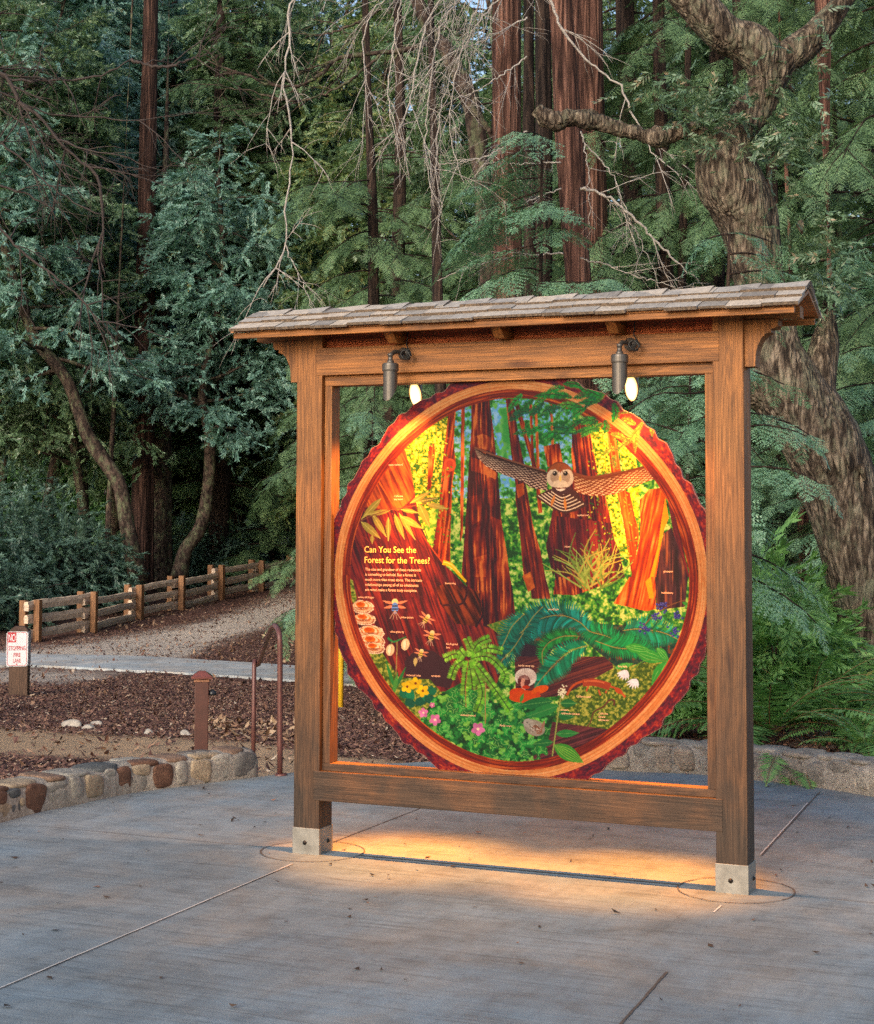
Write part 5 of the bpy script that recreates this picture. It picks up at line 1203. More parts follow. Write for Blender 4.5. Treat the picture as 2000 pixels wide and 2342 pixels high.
DARKBARK = bark("dark_fir_bark", lin(38, 30, 27), lin(80, 64, 55), 1.0, 18, None, .1)
OAKBARK = bark("oak_bark", lin(70, 60, 51), lin(158, 144, 126), 1.0, 22, lin(112, 112, 92), .22, (24, 24, 5), .55)
GREYBARK = bark("smooth_grey_bark", lin(52, 42, 38), lin(104, 88, 78), 1.0, 10, lin(104, 112, 84), .5)
DEADTW = plain("bleached_dead_twig", lin(150, 142, 134), .8, 0, .4, 30)
DARKTW = plain("dark_twig", lin(56, 46, 42), .85, 0, .35, 25)

def leaf_quads(base, tip, up, w, fold=.0):
    """rhombic leaf blades: base, tip (n,3), up (n,3), w (n,)"""
    d = tip-base; s = np.cross(d, up); s /= np.linalg.norm(s, axis=1)[:, None]+1e-9; m = base+d*.45
    return np.stack([base, m+s*w[:, None]/2, tip, m-s*w[:, None]/2], 1)
def spray_broad(r, L=.34, n=15, ll=.105, lw=.030, droop=.35):
    Q = []; k = np.arange(n)
    t = (k+.7)/n; x = t*L; sd = np.where(k % 2, 1, -1.0); a = r.uniform(.5, 1.1, n)*(1-.55*t)
    dirs = np.stack([np.cos(a), sd*np.sin(a), r.uniform(-.75, .1, n)*droop*2], 1); dirs /= np.linalg.norm(dirs, axis=1)[:, None]
    base = np.stack([x, sd*.004, -.10*(x/L)**2*L*2], 1); l = ll*r.uniform(.7, 1.15, n)
    up = np.stack([r.normal(0, .55, n), r.normal(0, .65, n), np.ones(n)], 1)
    Q.append(leaf_quads(base, base+dirs*l[:, None], up, lw*r.uniform(.8, 1.2, n)))
    m = 5; a = r.uniform(-1.2, 1.2, m); dirs = np.stack([np.cos(a), np.sin(a), r.uniform(-.6, .3, m)], 1); base = np.tile([[L, 0, -.2*L]], (m, 1))
    Q.append(leaf_quads(base, base+dirs*ll, np.tile([[0, .1, 1.]], (m, 1)), np.full(m, lw)))
    Q.append(leaf_quads(np.array([[0, 0, 0.]]), np.array([[L, 0, -.2*L]]), np.array([[0, 0, 1.]]), np.array([.008])))
    return np.concatenate(Q)
def spray_fir(r, L=.42, nb=7, nn=6, nl=.030, nw=.0075, droop=.30):
    Q = []
    def needles(p0, d, ln, n, sc=1.0):
        t = (np.arange(n)+.5)/n; side = np.cross(d, [0, 0, 1.]); side /= np.linalg.norm(side)+1e-9
        for sg in (1, -1):
            b = p0+d*(t*ln)[:, None]; a = .95-.35*t; dr = d*np.cos(a)[:, None]+sg*side*np.sin(a)[:, None]+np.array([0, 0, 1])*r.uniform(-.25, .15, (n, 1))
            l = nl*sc*(1-.35*t)*r.uniform(.85, 1.15, n); Q.append(leaf_quads(b, b+dr*l[:, None], np.tile([[0, 0, 1.]], (n, 1))+r.normal(0, .25, (n, 3)), np.full(n, nw*sc)))
        Q.append(leaf_quads(p0[None], (p0+d*ln)[None], np.array([[0, 0, 1.]]), np.array([.006])))
    for i in range(nb):
        t = (i+.6)/nb; x = t*L; l = L*.46*(1-t)**.75+.03
        for sg in (1, -1):
            a = r.uniform(.75, 1.0); d = np.array([math.cos(a), sg*math.sin(a), -droop*r.uniform(.3, 1.2)]); d /= np.linalg.norm(d)
            needles(np.array([x+r.uniform(-.01, .01), 0, -droop*x*x/L*.6]), d, l, max(3, int(nn*l/(.46*L)+1.5)))
    d = np.array([1, 0, -droop*.9]); d /= np.linalg.norm(d); needles(np.array([L*.8, 0, -droop*L*.4]), d, L*.28, 4); needles(np.zeros(3), np.array([1, 0, -droop*.3]), L*.8, 7, .8)
    return np.concatenate(Q)
def instance(tmpls, P, X, roll, sc, r, out):
    """lay sprays at points P heading X (n,3)"""
    n = len(P); X = X/(np.linalg.norm(X, axis=1)[:, None]+1e-9); Y = np.cross([0, 0, 1.], X); Y /= np.linalg.norm(Y, axis=1)[:, None]+1e-9; Z = np.cross(X, Y)
    c, s = np.cos(roll)[:, None], np.sin(roll)[:, None]; Y, Z = Y*c+Z*s, Z*c-Y*s
    pick = r.integers(0, len(tmpls), n); base = r.random(n)
    for k, T in enumerate(tmpls):
        m = pick == k
        if not m.any(): continue
        R = np.stack([X[m], Y[m], Z[m]], 1)*sc[m][:, None, None]      # rows
        V = np.einsum('qvk,nkj->nqvj', T, R)+P[m][:, None, None, :]
        out[0].append(V.reshape(-1, 4, 3)); t = np.clip(base[m][:, None]*.55+r.random((m.sum(), len(T)))*.45, 0, 1); out[1].append(t.ravel())
def leaf_mesh(name, out):
    Q = np.concatenate(out[0]); t = np.concatenate(out[1]); me = mesh_np(name, Q.reshape(-1, 3), np.arange(len(Q)*4).reshape(-1, 4)); face_attr(me, "tint", t); return me
r_ = np.random.default_rng(1)
SB = [spray_broad(r_) for _ in range(5)]
SBL = [spray_broad(r_, .42, 23, .122, .038, .5) for _ in range(4)]      # larger leaves for the farther trees
SBF = [spray_broad(r_, .55, 9, .26, .085, .5) for _ in range(3)]       # far woods
SF = [spray_fir(r_, .42, 7, 6, .034, .0115) for _ in range(4)]
SFL = [spray_fir(r_, .50, 6, 4, .050, .017, .35) for _ in range(3)]
SFN = [spray_fir(r_, .40, 9, 7, .030, .010, .22) for _ in range(3)]
print("spray quads", [len(x[0]) for x in (SB, SBL, SBF, SF, SFL, SFN)])

class Wood:
    def __init__(s): s.V = []; s.F = []; s.n = 0
    def tube(s, pts, rad, seg=7, disp=0, freq=6., vert=.25, ridge=0):
        pts = np.asarray(pts, float); V, Fs = tube_geo(pts, rad, seg, True); V = np.asarray(V)
        if disp:
            C = np.repeat(pts, seg, 0); N = V-C; N /= np.linalg.norm(N, axis=1)[:, None]+1e-9; rr = np.repeat(np.broadcast_to(rad, len(pts)), seg)
            q = C+N*rr[:, None]; d = (n3(np.c_[q[:, 0]*freq, q[:, 1]*freq, q[:, 2]*freq*vert])-.5)*2+(n3(np.c_[q[:, 0]*freq*2.3+9, q[:, 1]*freq*2.3, q[:, 2]*freq*vert*2])-.5)
            if ridge:
                k = n3(np.c_[q[:, 0]*freq*3, q[:, 1]*freq*3, q[:, 2]*freq*vert*.5+5]); d = d+ridge*(np.abs(k-.5)*-4+.8)
            V = V+N*(d*disp)[:, None]
        s.V.append(V); s.F += [[i+s.n for i in f] for f in Fs]; s.n += len(V)
    def build(s, name, mat, parent):
        me = bpy.data.meshes.new(name); me.from_pydata(np.concatenate(s.V).tolist(), [], s.F); me.polygons.foreach_set("use_smooth", np.ones(len(s.F), bool)); me.update(); return link(name, me, mat, parent)
def curve(r, p, d, L, n, bend=.15, grav=0.0):
    P = [np.array(p, float)]; d = np.array(d, float); d /= np.linalg.norm(d); st = L/n
    for i in range(n):
        d = d+r.normal(0, bend, 3)*.35+np.array([0, 0, grav]); d /= np.linalg.norm(d); P.append(P[-1]+d*st)
    return np.array(P)

def tree_root(name, P, label, cat, group): return tag(empty(name, P), label, cat, group)
def broad_tree(P, label, H=13., spine=None, rad=.20, limbs=40, z0=.12, spread=3.0, tm=None, leaf=None, barkm=None, seed=1, group="broadleaf trees behind the fence", dens=1.0, sc=1.0, name="bay_tree", fill=42):
    r = np.random.default_rng(seed); root = tree_root(name, P, label, "tree", group); w = Wood(); out = ([], [])
    if spine is None:
        a = r.uniform(0, 6.28); q = [(0, 0, -.3, rad*1.25), (0, 0, .3, rad)]; x = y = 0
        for k in range(1, 9): x += r.normal(0, .22); y += r.normal(0, .22); q.append((x, y, H*k/8*.93, rad*(1-.85*k/8)))
        spine = q
    S = smooth_path(spine, 60); w.tube(S[:, :3], S[:, 3], 14, rad*.10, 3.5/max(rad, .1)*.2, .35)
    zz = S[:, 2]
    for i in range(limbs):
        f = z0+(1-z0)*((i+r.random())/limbs); k = min(int(f*59), 58); p = S[k, :3]; az = r.uniform(0, 6.28); L = spread*(.55+.6*r.random())*(1.1-.45*f); el = r.uniform(-.05, .55)+.35*f
        C = curve(r, p, (math.cos(az)*math.cos(el), math.sin(az)*math.cos(el), math.sin(el)), L, 9, .5, -.055); rb = max(.012, min(S[k, 3]*.4, .06)); w.tube(C, np.linspace(rb, .006, len(C)), 5)
        m = int(9*dens*L/2.2)+2; t = r.uniform(.22, 1.0, m)**.8; ii = np.clip((t*9).astype(int), 0, 8); fr = (t*9-ii)[:, None]; B = C[ii]*(1-fr)+C[ii+1]*fr; T = C[ii+1]-C[ii]; T /= np.linalg.norm(T, axis=1)[:, None]
        for b, t0, tt in zip(B, T, t):
            yaw = r.choice([-1, 1])*r.uniform(.4, 1.25); d = np.array([t0[0]*math.cos(yaw)-t0[1]*math.sin(yaw), t0[0]*math.sin(yaw)+t0[1]*math.cos(yaw), t0[2]*.4+r.uniform(-.1, .15)]); l = r.uniform(.35, .95)*(1.25-.5*tt)
            K = curve(r, b, d, l, 4, .3, -.07); 
            if r.random() < .5: w.tube(K, np.linspace(.008, .003, 5), 3)
            ns = max(3, int(l/.115)); u = r.uniform(.15, 1, ns); jj = np.clip((u*4).astype(int), 0, 3); g_ = (u*4-jj)[:, None]; SP = K[jj]*(1-g_)+K[jj+1]*g_; D0_ = K[jj+1]-K[jj]; D0_ /= np.linalg.norm(D0_, axis=1)[:, None]
            ya = r.uniform(-1.1, 1.1, ns); X = np.stack([D0_[:, 0]*np.cos(ya)-D0_[:, 1]*np.sin(ya), D0_[:, 0]*np.sin(ya)+D0_[:, 1]*np.cos(ya), D0_[:, 2]*.5-r.uniform(-.25, .7, ns)], 1)
            instance(tm or SBL, SP+r.normal(0, .05, (ns, 3)), X, r.normal(0, .75, ns), r.uniform(.75, 1.2, ns)*sc, r, out)
    nf = int(len(S)*fill*limbs/60); d = r.normal(0, 1, (nf, 3)); d /= np.linalg.norm(d, axis=1)[:, None]; d = d*r.uniform(.35, 1, (nf, 1))**.6
    f = r.uniform(z0, 1, nf); kk = np.clip((f*59).astype(int), 0, 59); Pf = S[kk, :3]+d*np.array([1, 1, .5])*(spread*(1.05-.45*f))[:, None]; m = n3(Pf*1.1+seed) > .50; Pf = Pf[m]
    X = r.normal(0, 1, Pf.shape)*[1, 1, .5]-[0, 0, .35]; instance(tm or SBL, Pf, X, r.normal(0, .8, len(Pf)), r.uniform(.7, 1.15, len(Pf))*sc, r, out)
    w.build("trunk", barkm or GREYBARK, root)
    if out[0]: link("crown", leaf_mesh("crown", out), leaf or BAY, root)
    return root
def fir_tree(P, label, H=22., rad=.3, ztop=None, z0=1.0, step=.32, L0=2.6, lean=(0, 0), tm=None, leaf=None, barkm=None, seed=1, group="conifers in the woods behind the kiosk", dens=1.0, name="fir_tree", dead=0.0, droop=.16, disp=.12, seg=26, spine=None, az0=None, azw=3.15, sc=1.0, sub=1.0):
    r = np.random.default_rng(seed); root = tree_root(name, P, label, "tree", group); w = Wood(); out = ([], []); ztop = ztop or H*.75
    if spine is None:
        n = int(H/.12); z = np.linspace(-.4, H, n); rr = rad*(1-.72*np.clip(z, 0, H)/H)*(1+.55*np.exp(-np.clip(z+.2, 0, 9)/.55)); S = np.c_[lean[0]*z, lean[1]*z, z, rr]
        S[:, 0] += .10*np.sin(z*.4+seed); S[:, 1] += .08*np.sin(z*.33+2*seed)
        if tm is False: pass
    else: S = smooth_path(spine, 160)
    w.tube(S[:, :3], S[:, 3], seg, rad*disp, 1.6/rad*.30, .10, .8)
    z = z0
    while tm is not False and z < ztop:
        k = int(np.searchsorted(S[:, 2], z)); k = min(k, len(S)-1); p = S[k, :3]; az = r.uniform(0, 6.28) if az0 is None else az0+r.uniform(-azw, azw)
        f = (z-z0)/max(H-z0, 1); L = L0*(1.1-.75*f)*r.uniform(.55, 1.15); el = r.uniform(-.15, .22)+.25*f
        C = curve(r, p, (math.cos(az)*math.cos(el), math.sin(az)*math.cos(el), math.sin(el)), L, 10, .22, -droop*.35); w.tube(C, np.linspace(max(.008, min(.035, rad*.12)), .004, 11), 4)
        if r.random() > dead:
            side = np.array([-math.sin(az), math.cos(az), 0]); ns = int(L/.085*dens); t = np.linspace(.18, .985, ns); ii = np.clip((t*10).astype(int), 0, 9); g_ = (t*10-ii)[:, None]; B = C[ii]*(1-g_)+C[ii+1]*g_; T = C[ii+1]-C[ii]; T /= np.linalg.norm(T, axis=1)[:, None]
            sg = np.where(np.arange(ns) % 2, 1, -1)[:, None]; a = r.uniform(.55, 1.15, (ns, 1))*(1-.6*(t[:, None] > .93))
            X = T*np.cos(a)+sg*side*np.sin(a)+np.array([0, 0, 1])*(-droop*r.uniform(.6, 2.6, (ns, 1)))
            s_ = (1.15-.55*t)*r.uniform(.7, 1.25, ns)*sc; instance(tm or SF, B, X, r.normal(0, .3, ns), s_, r, out)
            if L > 1.5 and sub > 0:                                   # secondary boughs
                for q in range(int(5*sub)):
                    j = r.integers(2, 9); s2 = r.choice([-1, 1]); d2 = (C[j+1]-C[j])/np.linalg.norm(C[j+1]-C[j])*.75+side*s2*.7+np.array([0, 0, -droop]); l2 = L*.38*r.uniform(.5, 1.1)
                    K = curve(r, C[j], d2, l2, 5, .2, -droop*.4); w.tube(K, np.linspace(.009, .003, 6), 3); n2 = max(4, int(l2/.09*dens)); u = np.linspace(.1, 1, n2)*.999; jj = (u*5).astype(int); g2 = (u*5-jj)[:, None]; B2 = K[jj]*(1-g2)+K[jj+1]*g2; T2_ = K[jj+1]-K[jj]; T2_ /= np.linalg.norm(T2_, axis=1)[:, None]
                    sd2 = np.cross(T2_, [0, 0, 1.]); sg2 = np.where(np.arange(n2) % 2, 1, -1)[:, None]; instance(tm or SF, B2, T2_*.7+sg2*sd2*.7+np.array([0, 0, 1])*-droop*r.uniform(.5, 2.4, (n2, 1)), r.normal(0, .3, n2), r.uniform(.65, 1.1, n2)*sc, r, out)
        z += step*r.uniform(.5, 1.5)
    w.build("trunk", barkm or REDBARK, root)
    if out[0]: link("crown", leaf_mesh("crown", out), leaf or FIR, root)
    return root
def G(u, D):
    """ground point under photo column u at distance D"""
    X = (u-PCX)/F_PX*D; return loc(X, D, gz(X, D))
def S_px(P, pts, D, dD=0.0):
    """spine of a trunk from photo points (u, v, half-width in photo px), relative to P"""
    out = []
    for k, (u, v, hw) in enumerate(pts): q = at_d(u, v, D+dD*k); out.append((*(q-np.array(P)), hw/F_PX*D))
    return out
def move_copy(root, P, rz, sc, label, group=None):
    c = copy_tree(root); c.location = P; c.rotation_euler = (0, 0, rz); c.scale = (sc, sc, sc); c["label"] = label
    if group: c["group"] = group
    return c

# ---- the three big redwoods behind the roof
def red_trunk(u0, v0, hw0, u1, v1, hw1, D, label, seed, nm="redwood_tree", mat=REDBARK, grp="redwood trunks behind the roof"):
    du = (u1-u0)/(v1-v0); P = G(u1+du*(1500-v1), D); P[2] -= .1
    pts = [(u1+du*(v-v1), v, hw1+(hw1-hw0)/(v1-v0)*(v-v1)) for v in np.linspace(1540, -900, 170)]
    sp = S_px(P, pts, D); sp = [(a, b, c, d*(1+.5*math.exp(-max(c, 0)/.5))) for a, b, c, d in sp]
    return fir_tree(P, label, spine=sp, rad=hw1/F_PX*D, tm=False, seed=seed, name=nm, group=grp, barkm=mat, disp=.16, seg=60)
red_trunk(1161, 0, 33, 1163, 680, 33, 20.5, "straight red brown redwood trunk, leftmost of the big trunks above the roof", 3)
red_trunk(1283, 0, 27, 1325, 690, 31, 17.5, "pale brown slightly leaning redwood trunk in front of the wide one above the roof", 4)
red_trunk(1341, 0, 38, 1352, 690, 40, 21.5, "widest redwood trunk, tucked behind the leaning one above the roof", 5)
red_trunk(1243, 0, 20, 1245, 690, 21, 24, "thin dark redwood trunk in the gap between the big redwood trunks", 6, mat=DARKBARK)
red_trunk(1520, 0, 28, 1522, 500, 30, 31, "faded pinkish trunk standing deep in the woods left of the twisted oak", 7, nm="fir_tree", grp="thin trunks deep in the woods")
red_trunk(1578, 0, 7, 1560, 640, 9, 22, "pole thin dark trunk rising right beside the crooked oak", 8, nm="fir_tree", mat=DARKBARK, grp="thin trunks deep in the woods")
red_trunk(992, 250, 9, 1003, 680, 12, 19, "slender dark trunk among the bare twigs left of the redwoods", 9, nm="fir_tree", mat=DARKBARK, grp="thin trunks deep in the woods")
red_trunk(1776, 1000, 16, 1782, 1350, 18, 20, "dark trunk close to the right kiosk post, in the ferny woods", 10, nm="fir_tree", mat=DARKBARK, grp="thin trunks deep in the woods")
red_trunk(1832, 1100, 11, 1846, 1400, 15, 19, "reddish slim trunk between kiosk post and leaning oak", 11, nm="fir_tree", grp="thin trunks deep in the woods")
red_trunk(1907, 1200, 24, 1912, 1480, 34, 17.5, "shaggy red trunk just left of the foot of the leaning oak", 12, nm="redwood_tree", grp="redwood trunks behind the roof")
red_trunk(1928, 800, 10, 1935, 1000, 12, 21, "dark narrow trunk right of the oak above its knot", 13, nm="fir_tree", mat=DARKBARK, grp="thin trunks deep in the woods")
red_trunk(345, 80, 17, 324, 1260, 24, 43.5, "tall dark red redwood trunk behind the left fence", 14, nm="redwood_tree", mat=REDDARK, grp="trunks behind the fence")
red_trunk(372, 900, 17, 366, 1250, 24, 45, "mossy greenish trunk touching the dark red redwood behind the fence", 15, nm="fir_tree", mat=GREYBARK, grp="trunks behind the fence")
red_trunk(614, 900, 11, 612, 1250, 13, 50, "black trunk in the shade next to the left kiosk post", 16, nm="fir_tree", mat=DARKBARK, grp="trunks behind the fence")
red_trunk(540, 900, 8, 542, 1280, 9, 52, "thin black trunk midway between curved tree and kiosk post", 17, nm="fir_tree", mat=DARKBARK, grp="trunks behind the fence")
red_trunk(250, 1150, 6, 243, 1300, 7, 41, "pale thin stem in the bushes left of the redwood behind the fence", 18, nm="fir_tree", mat=GREYBARK, grp="trunks behind the fence")

# ---- the big crooked oak on the right
OD = 13.8; OP = G(2010, OD); OP[2] -= .15
oak = tree_root("oak_tree", OP, "massive crooked grey oak leaning over from the right, with a broken limb stub", "tree", None)
w = Wood(); u = OD/F_PX
def limb(pts, seg=30, n=70, disp=.08, fq=4.0, ridge=.5, dd=0.0):
    S = smooth_path(S_px(OP, pts, OD, dd), n); w.tube(S[:, :3], S[:, 3], seg, 0.10*disp/.08*max(.05, S[:, 3].mean())*1.0, fq, .45, ridge); return S
limb([(2035, 1660, 112), (2020, 1540, 96), (1995, 1380, 86), (1960, 1240, 84), (1925, 1120, 86), (1890, 1030, 92), (1845, 960, 92), (1800, 890, 84), (1765, 800, 70), (1745, 720, 62), (1735, 640, 59), (1722, 560, 62), (1706, 490, 74), (1672, 420, 80), (1662, 350, 66), (1700, 290, 46), (1738, 235, 44), (1757, 185, 42)], 44, 170)
limb([(1757, 190, 42), (1748, 140, 48), (1712, 100, 50), (1668, 82, 46), (1632, 50, 44), (1590, 8, 42), (1540, -40, 38), (1440, -110, 32)], 30, 60)
limb([(1757, 190, 40), (1790, 140, 38), (1838, 104, 34), (1880, 66, 30), (1915, 20, 26), (1960, -50, 22)], 26, 50)
limb([(1860, 930, 52), (1872, 860, 42), (1886, 790, 34), (1894, 720, 20), (1898, 670, 13), (1900, 640, 8)], 26, 80, .06, 5, .5, .03)
limb([(1780, 900, 60), (1742, 880, 60), (1716, 872, 58), (1704, 871, 52)], 30, 24)     # sawn stub facing the kiosk
limb([(1680, 360, 44), (1620, 330, 34), (1592, 305, 26), (1566, 296, 20)], 18, 20)
limb([(1580, 302, 20), (1545, 300, 17), (1510, 318, 18), (1470, 308, 16), (1420, 296, 17), (1370, 280, 16), (1345, 276, 18), (1312, 270, 21), (1290, 276, 20), (1262, 276, 22), (1240, 262, 18), (1226, 250, 13)], 14, 90, .2, 9, .8)
for (a, b, c) in ((1332, 268, 1), (1300, 262, -1), (1275, 270, 1), (1500, 300, 1), (1522, 312, -1), (1350, 262, 1)): limb([(a, b+14, 17), (a+4*c, b, 15), (a+9*c, b-9, 8)], 10, 8, .3, 12)
for (a, b, s_) in ((1888, 1064, 20), (1938, 1050, 24), (1975, 1080, 22), (1835, 520, 18), (1650, 420, 26), (1760, 540, 24)):
    S = S_px(OP, [(a, b, s_), (a-4, b, s_*.9), (a-8, b+2, s_*.5)], OD-.32 if a > 1840 else OD-.2); w.tube(np.array([q[:3] for q in S]), np.array([q[3] for q in S]), 12, .01, 9)
w.build("trunk", OAKBARK, oak)
g = GB(); c = np.array(S_px(OP, [(1704, 871, 50)], OD)[0][:3]); 
# leafy shoots on the oak
out = ([], [])
r = np.random.default_rng(3)
for (u_, v_, n_, s_) in ((1650, 300, 60, 60), (1700, 230, 22, 40), (1810, 230, 18, 50), (1840, 130, 12, 40), (1800, 330, 34, 45), (1600, 250, 34, 45), (1560, 200, 22, 45), (1880, 40, 10, 50), (1800, 420, 14, 40), (1898, 660, 60, 34), (1880, 560, 40, 50)):
    for k in range(n_):
        q = at_d(u_+r.normal(0, s_), v_+r.normal(0, s_*.8), OD+r.uniform(-.5, .1))-OP; instance(SB, q[None], r.normal(0, 1, (1, 3))*[1, 1, .4], r.normal(0, .5, 1), np.array([.62]), r, out)
link("crown", leaf_mesh("crown", out), mk_leaf("oak_leaf", [(0, (.05, .095, .055)), (.6, (.12, .20, .115)), (.82, (.24, .32, .22)), (.9, (.34, .27, .18)), (1, (.50, .40, .28))], .35), oak)

# ---- hanging dead twigs
def twig_rec(w, r, p, d, L, rad, depth, grav, spread=.6, kids=5):
    n = max(4, int(L/.12)); C = curve(r, p, d, L, n, .34, grav); w.tube(C, np.linspace(rad, rad*.35, n+1), 5 if depth else 6)
    if depth <= 0: return
    for k in range(kids):
        i = r.integers(1, n); t = C[min(i+1, n)]-C[i]; t /= np.linalg.norm(t); q = t+r.normal(0, spread, 3); twig_rec(w, r, C[i], q, L*r.uniform(.3, .62), rad*.5, depth-1, grav, spread, max(2, kids-1))
def dead_branch(root, D, path, rad_px, seed, kids=9, L=(.5, 1.3), depth=1, grav=-.10, mat=None, dd=0.0, name="dead_branch"):
    r = np.random.default_rng(seed); w = Wood(); O = np.array(root.location)
    S = smooth_path([at_d(u, v, D+dd*i)-O for i, (u, v) in enumerate(path)], 40); S = S+r.normal(0, .008, S.shape); rp = rad_px*.72/F_PX*D; w.tube(S, np.linspace(rp, rp*.4, 40), 8, rp*.2, 12)
    for k in range(kids):
        i = r.integers(5, 39); t = S[min(i+1, 39)]-S[i-1]; t /= np.linalg.norm(t); q = t*.7+r.normal(0, .55, 3)*[1, .6, 1]; twig_rec(w, r, S[i], q, r.uniform(*L), rp*.42, depth, grav)
    return w.build(name, mat or DEADTW, root)
# a fir whose lower boughs are all dead; its stem stands behind the redwoods
DP = G(1222, 22.5); deadfir = tree_root("dead_limbed_fir", DP, "fir with a tangle of bleached dead branches hanging left of the redwood trunks", "tree", None)
w = Wood(); S = smooth_path(S_px(DP, [(1215, 1500, 16), (1213, 700, 15), (1210, 0, 13), (1205, -500, 9)], 22.5), 90); w.tube(S[:, :3], S[:, 3], 16, .02, 6, .1, .8); w.build("trunk", DARKBARK, deadfir)
for i, (path, D, rp, kd) in enumerate((
    ([(1205, -120), (1100, -60), (1000, 10), (960, 120), (935, 240), (900, 330)], 15, 4.2, 15), ([(1205, -100), (1090, -30), (1010, 60), (985, 200), (975, 330), (990, 470)], 15.5, 3.8, 16),
    ([(1205, -140), (1050, -90), (930, -20), (905, 90), (890, 200), (905, 330)], 14.6, 3.8, 15), ([(1205, -60), (1120, 20), (1060, 110), (1010, 240), (1000, 380), (1010, 480)], 15.8, 3.4, 14),
    ([(1205, -150), (1000, -120), (760, -60), (668, 0), (662, 90), (648, 190), (670, 330), (655, 470), (652, 570), (600, 660)], 14.2, 5.0, 16), ([(652, 560), (680, 620), (712, 700), (722, 760)], 14.2, 2.2, 5),
    ([(1205, 40), (1110, 90), (1020, 130), (960, 190), (930, 260)], 16, 3.2, 12), ([(1205, 130), (1120, 190), (1060, 220), (1010, 215)], 17, 3.0, 8), ([(1205, -100), (1120, -40), (1075, 60), (1040, 190), (1030, 300), (1060, 420)], 15.2, 3.2, 12),
    ([(1205, 300), (1130, 350), (1060, 370), (1000, 375)], 18, 3.0, 8), ([(1205, -80), (1060, -70), (960, -40), (860, 20), (830, 110), (850, 230)], 14.8, 3.4, 14),
    ([(1250, -120), (1262, 10), (1310, 100), (1370, 160), (1420, 200), (1440, 250), (1470, 300), (1500, 370)], 15, 5.0, 6))):
    dead_branch(deadfir, D, path, rp, 100+i, kd, (.3, .95), 1, -.14)
for i, (path, D, rp, kd) in enumerate((([(1330, 430), (1380, 445), (1430, 480), (1490, 540), (1550, 600), (1600, 640)], 16, 5, 6), ([(1330, 300), (1345, 380), (1350, 470), (1345, 520)], 16.5, 2.4, 3), ([(1340, 330), (1400, 400), (1440, 500), (1480, 580), (1510, 660)], 16.6, 2.4, 5), ([(1330, 590), (1400, 610), (1480, 640), (1560, 660)], 16, 3, 5), ([(1290, 580), (1180, 585), (1080, 610), (1000, 640)], 16.8, 3, 6), ([(1285, 370), (1200, 375), (1110, 372)], 17, 2.4, 4), ([(1285, 430), (1190, 470), (1130, 520)], 17, 2.2, 4))):
    dead_branch(deadfir, D, path, rp, 140+i, kd, (.25, .7), 1, -.03)

# ---- dark limbs reaching in from a tree beyond the left edge
LP = G(-420, 17); lt = tree_root("overhanging_tree", LP, "tree beyond the left edge whose dark bare limbs sweep into the upper left", "tree", None)
w = Wood(); S = smooth_path(S_px(LP, [(-420, 1560, 60), (-410, 900, 52), (-400, 200, 46), (-380, -400, 36)], 17), 80); w.tube(S[:, :3], S[:, 3], 20, .02, 5, .3, .5); w.build("trunk", GREYBARK, lt)
for i, (path, D, rp, kd) in enumerate((
    ([(-400, 60), (-200, 90), (0, 165), (40, 228), (90, 270), (140, 330), (190, 372), (222, 400), (234, 480), (228, 560), (200, 620)], 16, 9, 16), ([(-400, 200), (-100, 180), (10, 215), (60, 240), (130, 262), (230, 270), (330, 278)], 16.4, 5, 14),
    ([(-400, 300), (-100, 330), (0, 330), (60, 372), (120, 430), (200, 480), (230, 492)], 15.6, 5, 8), ([(-400, 380), (-120, 400), (0, 425), (60, 445), (128, 480)], 15.8, 6, 5), ([(-400, 420), (-150, 450), (0, 525), (50, 575), (110, 620), (180, 680), (240, 760)], 15.2, 6, 12),
    ([(-400, 100), (-100, 130), (20, 180), (120, 182), (190, 180), (250, 166), (300, 138)], 17, 6, 6), ([(300, 138), (330, 145), (362, 154), (410, 146), (452, 130), (490, 118)], 17, 5.5, 6), ([(190, 372), (260, 390), (330, 410), (400, 425)], 16, 2.4, 6), ([(0, 250), (90, 300), (160, 330), (270, 375), (340, 390)], 16.4, 3, 10))):
    dead_branch(lt, D, path, rp, 180+i, kd, (.35, 1.1), 1, -.05, DARKTW, name="limb")
MP = G(1130, 24); mt = tree_root("mossy_limb_tree", MP, "tree hidden by the redwoods with one long wavy mossy limb reaching left", "tree", None)
w = Wood(); S = smooth_path(S_px(MP, [(1135, 1500, 24), (1120, 700, 22), (1090, 300, 20), (1040, 150, 17), (980, 60, 14), (930, -60, 12)], 24), 90); w.tube(S[:, :3], S[:, 3], 18, .03, 5, .3, .5); w.build("trunk", GREYBARK, mt)
for i, (path, D, rp, kd) in enumerate((([(1000, 90), (930, 112), (870, 121), (800, 128), (769, 138), (735, 168), (700, 190), (667, 199), (610, 190), (570, 174), (537, 162)], 22, 9.5, 9), ([(870, 125), (800, 185), (740, 215), (680, 232), (620, 222), (560, 205), (500, 205)], 21.6, 5, 8), ([(1060, 220), (1090, 260), (1120, 300), (1140, 340)], 20.6, 16, 1), ([(870, 20), (820, 50), (760, 75), (700, 85)], 22, 6, 6))):
    dead_branch(mt, D, path, rp, 220+i, kd, (.3, .9), 1, -.03, GREYBARK, name="limb")

